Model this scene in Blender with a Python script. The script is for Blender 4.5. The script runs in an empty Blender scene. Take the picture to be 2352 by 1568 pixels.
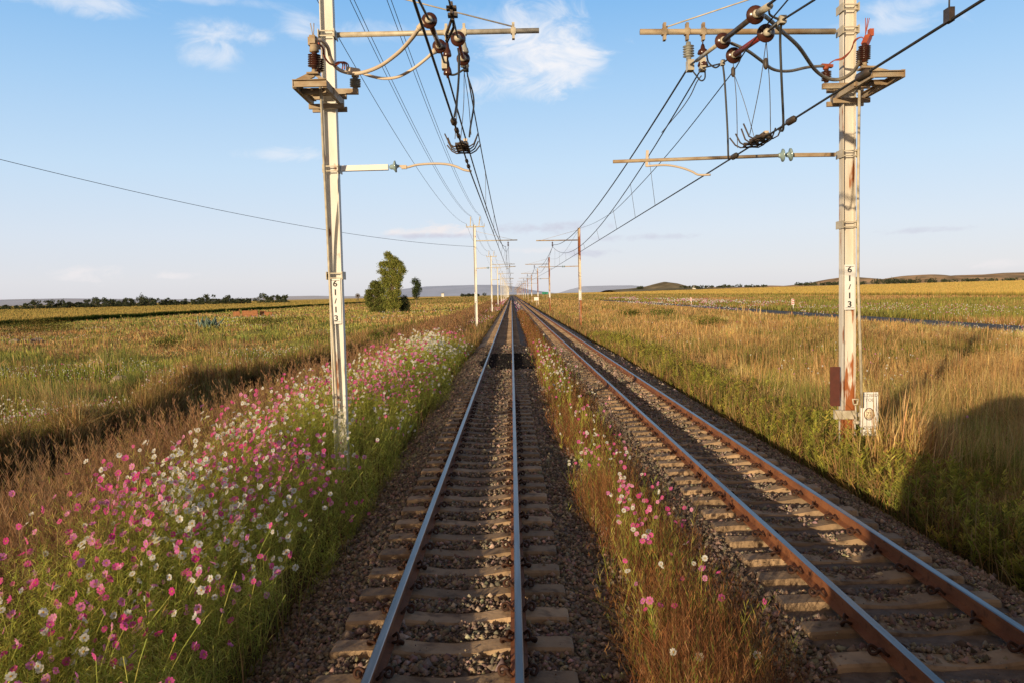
import bpy, math, random
import numpy as np
from mathutils import Vector, Matrix
random.seed(7)
RNG = np.random.default_rng(11)
scene = bpy.context.scene
C = scene.collection
PI = math.pi

# ------------------------------------------------------------------ camera
F_PX, W_PX, H_PX = 1880.0, 2352.0, 1568.0
EYE = Vector((0, 0, 2.81))
_p = math.atan(108.0 / F_PX); _t = math.radians(1.25); _yaw = 1.36 / F_PX
def _rz(v):
    c, s = math.cos(_yaw), math.sin(_yaw)
    return Vector((v[0]*c - v[1]*s, v[0]*s + v[1]*c, v[2]))
_r0 = _rz((1, 0, 0)); _f0 = _rz((0, math.cos(_p), -math.sin(_p))); _u0 = _rz((0, math.sin(_p), math.cos(_p)))
_R = _r0*math.cos(_t) - _u0*math.sin(_t); _U = _r0*math.sin(_t) + _u0*math.cos(_t)
def P(px, py, Y):
    """world point at distance Y along the line whose picture position in the photograph is px, py"""
    d = _R*(px - W_PX/2) - _U*(py - H_PX/2) + _f0*F_PX
    return EYE + d*(Y/d.y)
cam = bpy.data.cameras.new('camera'); co = bpy.data.objects.new('camera', cam); C.objects.link(co)
m3 = Matrix((_R, _U, -_f0)).transposed()
co.matrix_world = Matrix.Translation(EYE) @ m3.to_4x4()
cam.sensor_width = 36; cam.lens = 36*F_PX/W_PX; cam.clip_end = 40000; cam.clip_start = 0.05
scene.camera = co

# ------------------------------------------------------------------ materials
def nodes_of(m):
    m.use_nodes = True; nt = m.node_tree; nt.nodes.clear()
    return nt, nt.nodes, nt.links
def mat(name, c1, c2=None, rough=.6, scale=6., metal=0., bump=0., stretch=(1, 1, 1), lo=.35, hi=.65, c3=None, scale3=30., lo3=.6, hi3=.66, bscale=None, spec=.4, varied=False, low_rust=0.):
    m = bpy.data.materials.new(name); nt, N, L = nodes_of(m)
    out = N.new('ShaderNodeOutputMaterial'); b = N.new('ShaderNodeBsdfPrincipled')
    L.new(b.outputs[0], out.inputs[0])
    b.inputs['Roughness'].default_value = rough; b.inputs['Metallic'].default_value = metal
    b.inputs['Specular IOR Level'].default_value = spec
    g = N.new('ShaderNodeNewGeometry'); mp = N.new('ShaderNodeMapping'); L.new(g.outputs['Position'], mp.inputs[0])
    mp.inputs['Scale'].default_value = stretch
    def noise(s, det=6):
        n = N.new('ShaderNodeTexNoise'); L.new(mp.outputs[0], n.inputs['Vector'])
        n.inputs['Scale'].default_value = s; n.inputs['Detail'].default_value = det; return n
    def ramp(src, a, bb, ca, cb):
        r = N.new('ShaderNodeMapRange'); L.new(src, r.inputs[0])
        r.inputs[1].default_value = a; r.inputs[2].default_value = bb
        mx = N.new('ShaderNodeMix'); mx.data_type = 'RGBA'; L.new(r.outputs[0], mx.inputs[0])
        for s, v in ((6, ca), (7, cb)):
            if isinstance(v, tuple): mx.inputs[s].default_value = (*v, 1)
            else: L.new(v, mx.inputs[s])
        return mx.outputs[2]
    col = ramp(noise(scale).outputs[0], lo, hi, c1, c2 if c2 else tuple(v*.75 for v in c1))
    if c3:
        src = noise(scale3).outputs[0]
        if low_rust:
            sp = N.new('ShaderNodeSeparateXYZ'); L.new(g.outputs['Position'], sp.inputs[0]); zr = N.new('ShaderNodeMapRange'); L.new(sp.outputs[2], zr.inputs[0])
            zr.inputs[1].default_value = -.6; zr.inputs[2].default_value = 3.6; zr.inputs[3].default_value = low_rust; zr.inputs[4].default_value = -low_rust*.7
            ad = N.new('ShaderNodeMath'); L.new(src, ad.inputs[0]); L.new(zr.outputs[0], ad.inputs[1]); src = ad.outputs[0]
        col = ramp(src, lo3, hi3, col, c3)
    if varied:
        oi = N.new('ShaderNodeObjectInfo'); rr = N.new('ShaderNodeMapRange'); L.new(oi.outputs['Random'], rr.inputs[0]); rr.inputs[3].default_value = .62; rr.inputs[4].default_value = 1.15
        sc = N.new('ShaderNodeVectorMath'); sc.operation = 'SCALE'; L.new(col, sc.inputs[0]); L.new(rr.outputs[0], sc.inputs['Scale']); col = sc.outputs[0]
    L.new(col, b.inputs['Base Color'])
    if bump:
        bp = N.new('ShaderNodeBump'); bp.inputs['Strength'].default_value = bump; bp.inputs['Distance'].default_value = .02
        L.new(noise(bscale or scale*6).outputs[0], bp.inputs['Height']); L.new(bp.outputs[0], b.inputs['Normal'])
    return m
def col_mat(name, transl=.3, rough=.8, noise=0., nscale=1., bump=0., bdist=.05, emis=None):
    """colour read from the mesh's own Col attribute"""
    m = bpy.data.materials.new(name); nt, N, L = nodes_of(m)
    out = N.new('ShaderNodeOutputMaterial'); a = N.new('ShaderNodeAttribute'); a.attribute_name = 'Col'
    c = a.outputs['Color']
    g = N.new('ShaderNodeNewGeometry')
    if noise:
        n = N.new('ShaderNodeTexNoise'); n.inputs['Scale'].default_value = nscale; n.inputs['Detail'].default_value = 8
        L.new(g.outputs['Position'], n.inputs['Vector'])
        r = N.new('ShaderNodeMapRange'); L.new(n.outputs[0], r.inputs[0]); r.inputs[1].default_value = .3; r.inputs[2].default_value = .7
        r.inputs[3].default_value = 1-noise; r.inputs[4].default_value = 1+noise
        vm = N.new('ShaderNodeVectorMath'); vm.operation = 'SCALE'; L.new(c, vm.inputs[0]); L.new(r.outputs[0], vm.inputs['Scale']); c = vm.outputs[0]
    d = N.new('ShaderNodeBsdfDiffuse'); L.new(c, d.inputs[0]); d.inputs['Roughness'].default_value = .5
    if bump:
        n2 = N.new('ShaderNodeTexNoise'); n2.inputs['Scale'].default_value = nscale*3; n2.inputs['Detail'].default_value = 8
        L.new(g.outputs['Position'], n2.inputs['Vector'])
        bp = N.new('ShaderNodeBump'); bp.inputs['Strength'].default_value = bump; bp.inputs['Distance'].default_value = bdist
        L.new(n2.outputs[0], bp.inputs['Height']); L.new(bp.outputs[0], d.inputs['Normal'])
    sh = d.outputs[0]
    if transl:
        t = N.new('ShaderNodeBsdfTranslucent'); L.new(c, t.inputs[0])
        mx = N.new('ShaderNodeMixShader'); mx.inputs[0].default_value = transl
        L.new(sh, mx.inputs[1]); L.new(t.outputs[0], mx.inputs[2]); sh = mx.outputs[0]
    L.new(sh, out.inputs[0]); return m

M = dict(
    paint=mat('mast_paint', (.76, .76, .74), (.68, .66, .61), .5, 3., bump=.1, stretch=(1, 1, .35), c3=(.26, .085, .025), scale3=3.6, lo3=.60, hi3=.66, low_rust=.05),
    paint_rusty=mat('mast_paint_rusty', (.74, .72, .68), (.60, .54, .45), .55, 3., bump=.15, stretch=(1.6, 1.6, .3), c3=(.33, .11, .035), scale3=4.5, lo3=.53, hi3=.60, low_rust=.10),
    paint_far=mat('mast_paint_flaking', (.7, .64, .55), (.5, .38, .27), .6, 3., stretch=(1.2, 1.2, .25), c3=(.30, .10, .035), scale3=2.6, lo3=.46, hi3=.52),
    steel=mat('galvanised_steel', (.6, .55, .45), (.44, .39, .3), .5, 8., metal=.1, bump=.05),
    steel_worn=mat('weathered_steel', (.45, .38, .28), (.3, .2, .11), .6, 7., bump=.1, stretch=(.5, 1, 1)),
    dark_steel=mat('dark_steel', (.05, .045, .04), (.09, .06, .045), .5, 10.),
    wire=mat('wire_metal', (.03, .032, .035), (.05, .045, .04), .5, 3., metal=.2),
    thin=mat('thin_wire', (.16, .15, .14), (.1, .09, .08), .5, 3.),
    porcelain=mat('brown_porcelain', (.085, .03, .02), (.05, .018, .013), .22, 10., spec=.6),
    grey_porcelain=mat('grey_porcelain', (.34, .34, .31), (.24, .24, .22), .3, 10.),
    glass_ins=mat('glass_insulator', (.22, .33, .35), (.3, .40, .42), .12, 10., spec=.8),
    red=mat('red_insulator_rod', (.36, .05, .035), (.22, .03, .025), .45, 12.),
    cable=mat('pale_cable', (.68, .57, .45), (.62, .51, .39), .55, 3.),
    black_cable=mat('black_cable', (.035, .037, .04), (.05, .05, .05), .5, 9.),
    grey_cable=mat('grey_cable', (.3, .27, .22), (.2, .18, .15), .55, 9.),
    redwire=mat('red_lead', (.45, .11, .05), (.35, .08, .04), .5, 9.),
    plate=mat('white_plate', (.86, .86, .86), (.8, .8, .8), .4, 3.),
    ink=mat('black_ink', (.02, .02, .022), (.03, .03, .03), .5, 3.),
    ink_grey=mat('faded_ink', (.22, .2, .18), (.3, .28, .26), .5, 3.),
    amber=mat('amber_disc', (.84, .74, .56), (.8, .7, .52), .5, 3.),
    brownplate=mat('rusty_brown_plate', (.12, .035, .025), (.09, .03, .022), .7, 9.),
    rail_side=mat('rust_rail', (.30, .118, .046), (.19, .07, .03), .8, 2.6, bump=.25, bscale=60, c3=(.13, .05, .02), scale3=9., lo3=.58, hi3=.7),
    rail_top=mat('polished_rail', (.27, .265, .27), (.19, .185, .19), .36, 5., metal=1., stretch=(3, .2, 1)),
    concrete=mat('sleeper_concrete', (.50, .35, .215), (.34, .24, .155), .85, 3.2, bump=.35, bscale=28, c3=(.15, .10, .065), scale3=6., lo3=.52, hi3=.72, varied=True),
    clip=mat('rusty_clip', (.07, .028, .016), (.04, .02, .014), .7, 20.),
    ballast=mat('ballast_soil', (.24, .185, .145), (.15, .118, .095), .9, 9., bump=.9, bscale=24),
    asphalt=mat('asphalt', (.105, .10, .105), (.085, .082, .088), .8, 2., bump=.2),
    bark=mat('tree_bark', (.25, .19, .13), (.15, .11, .075), .85, 3., bump=.3),
    brick=mat('old_brick', (.38, .17, .075), (.28, .115, .05), .85, 3., bump=.3),
    rock=mat('pale_rock', (.38, .30, .24), (.27, .21, .16), .9, 4., bump=.4),
    agave=mat('agave_leaf', (.17, .24, .19), (.10, .15, .12), .5, 2.),
    green_sign=mat('green_sign', (.03, .25, .16), (.04, .3, .2), .4, 2.),
    marker_red=mat('marker_red', (.55, .05, .03), (.45, .04, .03), .4, 2.),
    train=mat('train_paint', (.10, .12, .2), (.08, .1, .17), .4, 2.),
    roofm=mat('train_roof', (.2, .2, .2), (.15, .15, .15), .7, 2.),
    wall=mat('white_wall', (.75, .73, .7), (.68, .66, .62), .6, 2.),
    glass=mat('dark_glass', (.03, .035, .04), (.02, .02, .03), .1, 2.),
    veg=col_mat('grass_blades', .38),
    petal=col_mat('petals', .45),
    leaf=col_mat('tree_leaves', .25),
    ground=col_mat('ground_soil', 0, noise=.35, nscale=1.1, bump=.8, bdist=.25),
    stone=col_mat('ballast_stone', 0, noise=.25, nscale=18.),
    hill=col_mat('hill_slopes', 0, noise=.38, nscale=.018, bump=.0),
    far_hill=col_mat('far_hill_slopes', 0, noise=.07, nscale=.004),
)

# ------------------------------------------------------------------ mesh helpers
class MB:
    def __init__(s): s.v = []; s.f = []; s.mi = []; s.sm = []
    def add(s, vs, fs, mi=0, smooth=False):
        o = len(s.v); s.v += [Vector(v) for v in vs]
        for f in fs: s.f.append([i+o for i in f]); s.mi.append(mi); s.sm.append(smooth)
        return s
    def box(s, c, d, mi=0, rot=None):
        hx, hy, hz = d[0]/2, d[1]/2, d[2]/2
        vs = [Vector((x, y, z)) for z in (-hz, hz) for y in (-hy, hy) for x in (-hx, hx)]
        if rot is not None: vs = [rot @ v for v in vs]
        vs = [v + Vector(c) for v in vs]
        return s.add(vs, [(0, 2, 3, 1), (4, 5, 7, 6), (0, 1, 5, 4), (2, 6, 7, 3), (0, 4, 6, 2), (1, 3, 7, 5)], mi)
    def bar(s, a, b, w, h, mi=0, up=(0, 0, 1)):
        """rectangular bar from a to b: w across, h along up"""
        a, b = Vector(a), Vector(b); d = b-a; l = d.length; d.normalize()
        u = Vector(up); r = d.cross(u)
        if r.length < 1e-4: r = d.cross(Vector((1, 0, 0)))
        r.normalize(); u = r.cross(d)
        return s.box((a+b)/2, (w, l, h), mi, Matrix((r, d, u)).transposed())
    def channel(s, a, b, w, h, t=.012, side=1, mi=0):
        """U-channel: web of height h with two flanges of width w to one side"""
        a, b = Vector(a), Vector(b); d = (b-a).normalized(); r = d.cross(Vector((0, 0, 1))).normalized()*side
        s.bar(a, b, t, h, mi)
        for k in (-1, 1):
            o = r*(w/2+t/2) + Vector((0, 0, k*(h/2-t/2)))
            s.bar(a+o, b+o, w, t, mi)
        return s
    def tube(s, pts, r, n=6, mi=0, cap=True):
        pts = [Vector(p) for p in pts]
        rs = r if isinstance(r, (list, tuple)) else [r]*len(pts)
        nrm = None; vs = []
        for i, p in enumerate(pts):
            t = (pts[min(i+1, len(pts)-1)] - pts[max(i-1, 0)])
            if t.length < 1e-9: t = Vector((0, 0, 1))
            t.normalize()
            if nrm is None:
                nrm = t.cross(Vector((0, 0, 1)))
                if nrm.length < .05: nrm = t.cross(Vector((1, 0, 0)))
            nrm = (nrm - t*nrm.dot(t)).normalized(); bn = t.cross(nrm)
            for k in range(n):
                a = 2*PI*k/n; vs.append(p + (nrm*math.cos(a) + bn*math.sin(a))*rs[i])
        fs = []
        for i in range(len(pts)-1):
            for k in range(n):
                k2 = (k+1) % n; fs.append((i*n+k, i*n+k2, (i+1)*n+k2, (i+1)*n+k))
        if cap and n > 2: fs += [tuple(range(n-1, -1, -1)), tuple((len(pts)-1)*n+k for k in range(n))]
        return s.add(vs, fs, mi, True)
    def lathe(s, a, b, prof, n=14, mi=0):
        """revolve (t, r) pairs about the line a-b"""
        a, b = Vector(a), Vector(b); d = b-a; t = d.normalized(); u = t.cross(Vector((0, 0, 1)))
        if u.length < .05: u = t.cross(Vector((1, 0, 0)))
        u.normalize(); w = t.cross(u); vs = []
        for tt, r in prof:
            for k in range(n):
                an = 2*PI*k/n; vs.append(a + d*tt + (u*math.cos(an)+w*math.sin(an))*r)
        fs = []
        for i in range(len(prof)-1):
            for k in range(n):
                k2 = (k+1) % n; fs.append((i*n+k, i*n+k2, (i+1)*n+k2, (i+1)*n+k))
        fs += [tuple(range(n-1, -1, -1)), tuple((len(prof)-1)*n+k for k in range(n))]
        return s.add(vs, fs, mi, True)
    def mesh(s, me, mx, mi=0):
        return s.add([mx @ v.co for v in me.vertices], [tuple(p.vertices) for p in me.polygons], mi)
    def build(s, name, mats, parent=None, bevel=0):
        me = bpy.data.meshes.new(name)
        off = Vector((0, 0, 0))
        if parent is not None: off = Vector(parent.get('_o', parent.location))
        me.from_pydata([tuple(v-off) for v in s.v], [], s.f); me.update()
        for m in (mats if isinstance(mats, (list, tuple)) else [mats]): me.materials.append(M[m] if isinstance(m, str) else m)
        me.polygons.foreach_set('material_index', s.mi); me.polygons.foreach_set('use_smooth', s.sm)
        o = bpy.data.objects.new(name, me); C.objects.link(o)
        if parent is not None: o.parent = parent; o['_o'] = tuple(off)
        if bevel:
            bv = o.modifiers.new('bevel', 'BEVEL'); bv.width = bevel; bv.segments = 2; bv.limit_method = 'ANGLE'
        return o
def tag(o, label=None, cat=None, group=None, kind=None):
    if label: o['label'] = label
    if cat: o['category'] = cat
    if group: o['group'] = group
    if kind: o['kind'] = kind
    return o
def thing(name, label, cat, loc, group=None):
    o = bpy.data.objects.new(name, None); o.empty_display_size = .2; C.objects.link(o); o.location = loc; o['_o'] = tuple(loc)
    return tag(o, label, cat, group)
def copy_thing(src, delta, label=None, group=None):
    def cp(o, par):
        c = o.copy(); C.objects.link(c)
        if par is not None: c.parent = par
        for ch in o.children: cp(ch, c)
        return c
    r = cp(src, None); r.location = Vector(src.location) + Vector(delta)
    if label: r['label'] = label
    if group: r['group'] = group
    return r
def text_mesh(body, size, bold=.022):
    cu = bpy.data.curves.new('txt', 'FONT'); cu.body = body; cu.size = size; cu.align_x = 'CENTER'; cu.align_y = 'CENTER'; cu.extrude = .0015; cu.offset = size*bold
    ob = bpy.data.objects.new('txt', cu); C.objects.link(ob)
    me = bpy.data.meshes.new_from_object(ob.evaluated_get(bpy.context.evaluated_depsgraph_get()))
    bpy.data.objects.remove(ob); return me
RX90 = Matrix.Rotation(PI/2, 4, 'X')
def sheds(n, r0, r1, t0=.12, t1=.88):
    pr = [(0, r0*.8), (t0*.9, r0*.9)]
    for k in range(n):
        a = t0+(t1-t0)*k/n; d = (t1-t0)/n
        pr += [(a, r0), (a+d*.3, r1*.96), (a+d*.42, r1), (a+d*.6, r0*1.05)]
    return pr + [(t1, r0*.9), (1, r0*.8)]
def span(a, b, sag, n=16):
    a, b = Vector(a), Vector(b)
    return [a.lerp(b, i/n) - Vector((0, 0, 4*sag*(i/n)*(1-i/n))) for i in range(n+1)]
def smooth(pts, k=6):
    """Catmull-Rom through the points"""
    pts = [Vector(p) for p in pts]; q = [pts[0]*2-pts[1]] + pts + [pts[-1]*2-pts[-2]]; out = []
    for i in range(1, len(q)-2):
        for j in range(k):
            t = j/k; p0, p1, p2, p3 = q[i-1:i+3]
            out.append(.5*((2*p1)+(p2-p0)*t+(2*p0-5*p1+4*p2-p3)*t*t+(3*p1-p0-3*p2+p3)*t**3))
    return out+[pts[-1]]

# numpy triangle soup with colours
class Soup:
    def __init__(s): s.V = []; s.T = []; s.K = []; s.n = 0
    def push(s, v, t, k):
        s.V.append(v.astype(np.float32)); s.T.append((t+s.n).astype(np.int32)); s.K.append(k.astype(np.float32)); s.n += len(v)
    def build(s, name, m, parent=None, off=(0, 0, 0)):
        V = np.concatenate(s.V) - np.array(off, np.float32); T = np.concatenate(s.T); K = np.concatenate(s.K)
        me = bpy.data.meshes.new(name)
        me.vertices.add(len(V)); me.vertices.foreach_set('co', V.ravel())
        me.loops.add(T.size); me.loops.foreach_set('vertex_index', T.ravel())
        me.polygons.add(len(T)); me.polygons.foreach_set('loop_start', np.arange(0, T.size, 3, dtype=np.int32))
        me.update(calc_edges=True)
        a = me.color_attributes.new('Col', 'FLOAT_COLOR', 'POINT')
        a.data.foreach_set('color', np.concatenate([np.clip(K, 0, 1), np.ones((len(K), 1), np.float32)], 1).ravel())
        me.materials.append(m); o = bpy.data.objects.new(name, me); C.objects.link(o)
        if parent is not None: o.parent = parent
        return o
def blades(S, Pt, D, bend, w0, wm, c0, c1, tm=.5, facing=None, cmix=None):
    """tapered bent blades: root Pt, direction D, tip displaced by bend, half-way width wm"""
    n = len(Pt)
    if n == 0: return
    a = RNG.uniform(0, PI, n) if facing is None else facing
    side = np.stack([np.cos(a), np.sin(a), np.zeros(n)], 1)
    w0 = np.broadcast_to(w0, n)[:, None]; wm = np.broadcast_to(wm, n)[:, None]
    mid = Pt + D*tm + bend*(tm*tm)
    tip = Pt + D + bend
    v = np.stack([Pt-side*w0/2, Pt+side*w0/2, mid-side*wm/2, mid+side*wm/2, tip], 1).reshape(-1, 3)
    b = (np.arange(n)*5)[:, None, None]
    t = (b + np.array([[0, 1, 3], [0, 3, 2], [2, 3, 4]])[None]).reshape(-1, 3)
    cx_ = tm if cmix is None else cmix; cm = c0*(1-cx_)+c1*cx_
    k = np.stack([c0, c0, cm, cm, c1], 1).reshape(-1, 3)
    S.push(v, t, k)
def leaves(S, Pt, size, c, up=0.):
    """small two-triangle leaves, random orientation"""
    n = len(Pt); a = RNG.normal(size=(n, 3)); a[:, 2] += up; a /= np.linalg.norm(a, axis=1, keepdims=True)
    b = np.cross(a, RNG.normal(size=(n, 3))); b /= np.linalg.norm(b, axis=1, keepdims=True)
    s = np.broadcast_to(size, n)[:, None]
    v = np.stack([Pt-a*s*.5, Pt+b*s*.28, Pt+a*s*.5, Pt-b*s*.28], 1).reshape(-1, 3)
    q = (np.arange(n)*4)[:, None, None]
    t = (q+np.array([[0, 1, 2], [0, 2, 3]])[None]).reshape(-1, 3)
    S.push(v, t, np.repeat(c, 4, 0))
def jit(c, n, a=.22):
    c = np.broadcast_to(np.array(c, float), (n, 3))
    return c*np.exp(RNG.normal(0, a, (n, 1)))*np.exp(RNG.normal(0, a*.3, (n, 3)))
def pick(n, pal, wts):
    w = np.array(wts, float); i = RNG.choice(len(pal), n, p=w/w.sum()); return np.array(pal)[i]
_H = RNG.random((64, 64))
def vn(x, y, s, k=0):
    """smooth value noise 0..1 with feature size s"""
    x = np.asarray(x)/s+k*17.3; y = np.asarray(y)/s+k*9.7
    xi = np.floor(x).astype(int); yi = np.floor(y).astype(int); fx = x-xi; fy = y-yi
    fx = fx*fx*(3-2*fx); fy = fy*fy*(3-2*fy)
    h = lambda a, b: _H[a % 64, b % 64]
    return (h(xi, yi)*(1-fx)+h(xi+1, yi)*fx)*(1-fy)+(h(xi, yi+1)*(1-fx)+h(xi+1, yi+1)*fx)*fy
def fbm(x, y, s, k=0): return .55*vn(x, y, s, k)+.3*vn(x, y, s/2.1, k+1)+.15*vn(x, y, s/4.3, k+2)

# ------------------------------------------------------------------ terrain
TX = [-6000, -1500, -400, -100, -60, -30, -16, -13, -9.0, -7, -5, -3.4, -2.6, -2.15, 5.15, 5.6, 6.5, 9, 14, 40, 46, 60, 120, 250, 500, 1500, 6000]
TZ = [-1.5, -1.5, -1.5, -1.4, -1.35, -1.25, -1.2, -1.15, -1.05, -.8, -.62, -.56, -.55, -.7, -.7, -.52, -.6, -.95, -1.1, -1.1, -1.1, -.95, -.5, .9, 3.4, 10, 16]
def gz(x, y):
    x = np.asarray(x, float); y = np.asarray(y, float)
    z = np.interp(x, TX, TZ)
    wob = 1.0*np.sin(y*.13)+.7*np.sin(y*.31+1)
    dx = x+11.4-.55*wob+1.2*(vn(x*0, y, 5, 6)-.5); g = np.exp(-(dx/np.where(dx < 0, .6, 2.0))**2)*np.clip((95-y)/50, 0, 1)
    g = g*(.35+1.*vn(x*0, y, 7, 2)); z = z - np.where(y < 38, 1.6, 1.6-.45*np.clip((y-38)/15, 0, 1))*g + .65*vn(x*.5, y, 3.2, 8)*np.exp(-((dx+1.4)/1.1)**2)*np.clip((90-y)/50, 0, 1)
    g2 = np.exp(-((x+22+.02*y-wob)/1.6)**2)*np.clip((70-y)/30, 0, 1); z = z-.5*g2
    la = np.clip((-x-12.5)/6, 0, 1)*np.clip((300-np.abs(x))/200, 0, 1); ra = np.clip((x-8)/8, 0, 1)*np.clip((42-x)/6, 0, 1)
    z = z + la*(fbm(x*.8, y, 9, 3)-.5)*1.7*np.clip(1.4-y/160, .3, 1) + ra*(fbm(x, y, 6, 5)-.5)*.35
    z = z + np.clip((np.abs(x)-300)/500, 0, 1)*(vn(x, y, 700, 4)-.5)*3*np.clip(y/1500, 0, 1)*np.clip((np.abs(x)/np.maximum(y, 1)), 0, 1)
    return z
def ground_colour(x, y):
    n1 = fbm(x, y, 9, 1)[:, None]; n2 = fbm(x, y, 3, 2)[:, None]
    green = np.array([.085, .105, .028]); tan = np.array([.24, .165, .075]); brown = np.array([.13, .075, .04]); soil = np.array([.10, .055, .035])
    c = green*(1-n1)+tan*n1
    left = (x < -4)[:, None]; c = np.where(left, (green*2.5*(1-n1)+brown*2.5*n1), c)
    near = ((x > -13) & (x < -2))[:, None]; near = near & (y < 90)[:, None]; c = np.where(near, soil*(.6+.5*n2)*np.where(x < -9.5, .55, 1.)[:, None], c)
    nr = ((x > 2) & (x < 9))[:, None]; c = np.where(nr, np.array([.09, .075, .035])*(.6+.8*n2), c)
    rc = (x > 120)[:, None]; c = np.where(rc, np.array([.6, .42, .15])*(.8+.4*n1), c)
    lc = (x < -100)[:, None]; c = np.where(lc, np.array([.5, .38, .13])*(.8+.4*n1), c)
    c = c*(.8+.4*n2)
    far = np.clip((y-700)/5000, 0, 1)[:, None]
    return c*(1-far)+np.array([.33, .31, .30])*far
def grid(xs, ys, zf, colf, name, m, parent=None):
    X, Y = np.meshgrid(xs, ys); x, y = X.ravel(), Y.ravel(); z = zf(x, y)
    nx, ny = len(xs), len(ys); i = np.arange(ny-1)[:, None]*nx+np.arange(nx-1)[None]; i = i.ravel()
    t = np.concatenate([np.stack([i, i+1, i+nx+1], 1), np.stack([i, i+nx+1, i+nx], 1)])
    S = Soup(); S.push(np.stack([x, y, z], 1), t, colf(x, y))
    o = S.build(name, m, parent); o.data.polygons.foreach_set('use_smooth', np.ones(len(o.data.polygons), bool)); return o
def geo(a, b, n): return a*(b/a)**(np.arange(n+1)/n)
xs = np.concatenate([-geo(60, 6500, 40)[::-1], np.arange(-59.5, -14, .6), np.arange(-14, 9, .25), np.arange(9, 60, .6), geo(60, 6500, 40)])
ys = np.concatenate([np.arange(-45, 0, 3), np.arange(0, 40, .45), geo(40, 9000, 150)])
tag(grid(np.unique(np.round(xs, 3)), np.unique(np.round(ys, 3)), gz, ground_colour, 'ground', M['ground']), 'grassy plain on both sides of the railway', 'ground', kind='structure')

# ballast bed under both tracks
BX = [-2.55, -2.05, -1.72, -1.5, .35, .6, .95, 1.5, 2.1, 2.45, 2.6, 4.5, 4.75, 5.1, 5.6]
BZ = [-.66, -.40, -.28, -.228, -.228, -.27, -.34, -.38, -.34, -.26, -.228, -.228, -.28, -.40, -.66]
def bz(x, y): return np.interp(x, BX, BZ) + (vn(x, y, .16, 6)-.5)*.03
mound = lambda x, y: .11*np.exp(-((x+.35)/1.15)**4-((y-36.5)/4.2)**4)
def bzs(x, y): return bz(x, y)
bed = grid(np.arange(-2.55, 5.61, .1), np.concatenate([np.arange(-45, 2, 2.), np.arange(2, 30, .12), geo(30, 1600, 200)]), bzs,
           lambda x, y: np.full((len(x), 3), .1), 'track_bed', M['ballast'])
tag(bed, 'brown crushed stone bed under both tracks', 'track bed', kind='structure')

# loose ballast stones
def stones(S, x, y, z, r, col):
    n = len(x)
    base = np.array([[1, 0, 0], [-1, 0, 0], [0, 1, 0], [0, -1, 0], [0, 0, 1], [0, 0, -1], [.62, .62, .55], [-.62, -.6, .5]], float)
    v = base[None, :6]*np.exp(RNG.normal(0, .28, (n, 6, 1)))+RNG.normal(0, .16, (n, 6, 3))
    a = RNG.uniform(0, 2*PI, n); ca, sa = np.cos(a)[:, None], np.sin(a)[:, None]
    v = np.stack([v[..., 0]*ca-v[..., 1]*sa, v[..., 0]*sa+v[..., 1]*ca, v[..., 2]*.8], 2)*r[:, None, None]
    v = v+np.stack([x, y, z], 1)[:, None]
    t = np.array([[0, 2, 4], [2, 1, 4], [1, 3, 4], [3, 0, 4], [2, 0, 5], [1, 2, 5], [3, 1, 5], [0, 3, 5]])
    S.push(v.reshape(-1, 3), ((np.arange(n)*6)[:, None, None]+t[None]).reshape(-1, 3), np.repeat(col, 6, 0))
SL0, SLP = 3.0, .645            # first sleeper, spacing
S = Soup(); n = 170000
y = 4.3*(48/4.3)**RNG.random(n); x = RNG.uniform(-2.5, 5.5, n); ok = np.abs(x) < .66*y+1
ok &= ~((x > 1.1) & (x < 2.1) & (RNG.random(n) < .6))
x, y = x[ok], y[ok]
ph = (y-SL0) % SLP; on = (np.minimum(ph, SLP-ph) < .15) & ((np.abs(x+.57) < 1.05) | (np.abs(x-3.55) < 1.05))
keep = ~on | (RNG.random(len(x)) < .02); x, y, on = x[keep], y[keep], on[keep]
r = RNG.uniform(.011, .028, len(x))*np.exp(RNG.normal(0, .25, len(x)))*np.clip(y/14, 1, 2.2); r[on] *= .5
z = bz(x, y)+r*.3+RNG.uniform(0, .03, len(x)); z[on] = -.175+r[on]*.3
stones(S, x, y, z, r, jit(pick(len(x), [(.31, .245, .195), (.24, .195, .16), (.37, .29, .23), (.19, .16, .14)], [4, 3, 2, 2]), len(x), .25))
tag(S.build('ballast_stones', M['stone']), 'loose brown crushed stones between and beside the sleepers', 'ballast', kind='stuff')
# dark spill of fine stone across the left track
S = Soup()
x = RNG.uniform(-1.9, 1.35, 60000); y = RNG.uniform(31.5, 42.5, 60000)
ok = (((x+.15)/1.2)**4+((y-37)/4.1)**4) < .75+.9*RNG.random(len(x))*vn(x, y, .9, 3); x, y = x[ok], y[ok]
offr = np.minimum(np.abs(x+1.14), np.abs(x)) > .1; x, y = x[offr], y[offr]
stones(S, x, y, -.20+RNG.uniform(0, .035, len(x))+.6*(bz(x, y)+.255), RNG.uniform(.03, .055, len(x)), jit((.034, .032, .034), len(x), .3))
tag(S.build('dark_gravel_patch', M['stone']), 'patch of near-black gravel spilled across the left track', 'gravel patch', kind='stuff')

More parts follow.
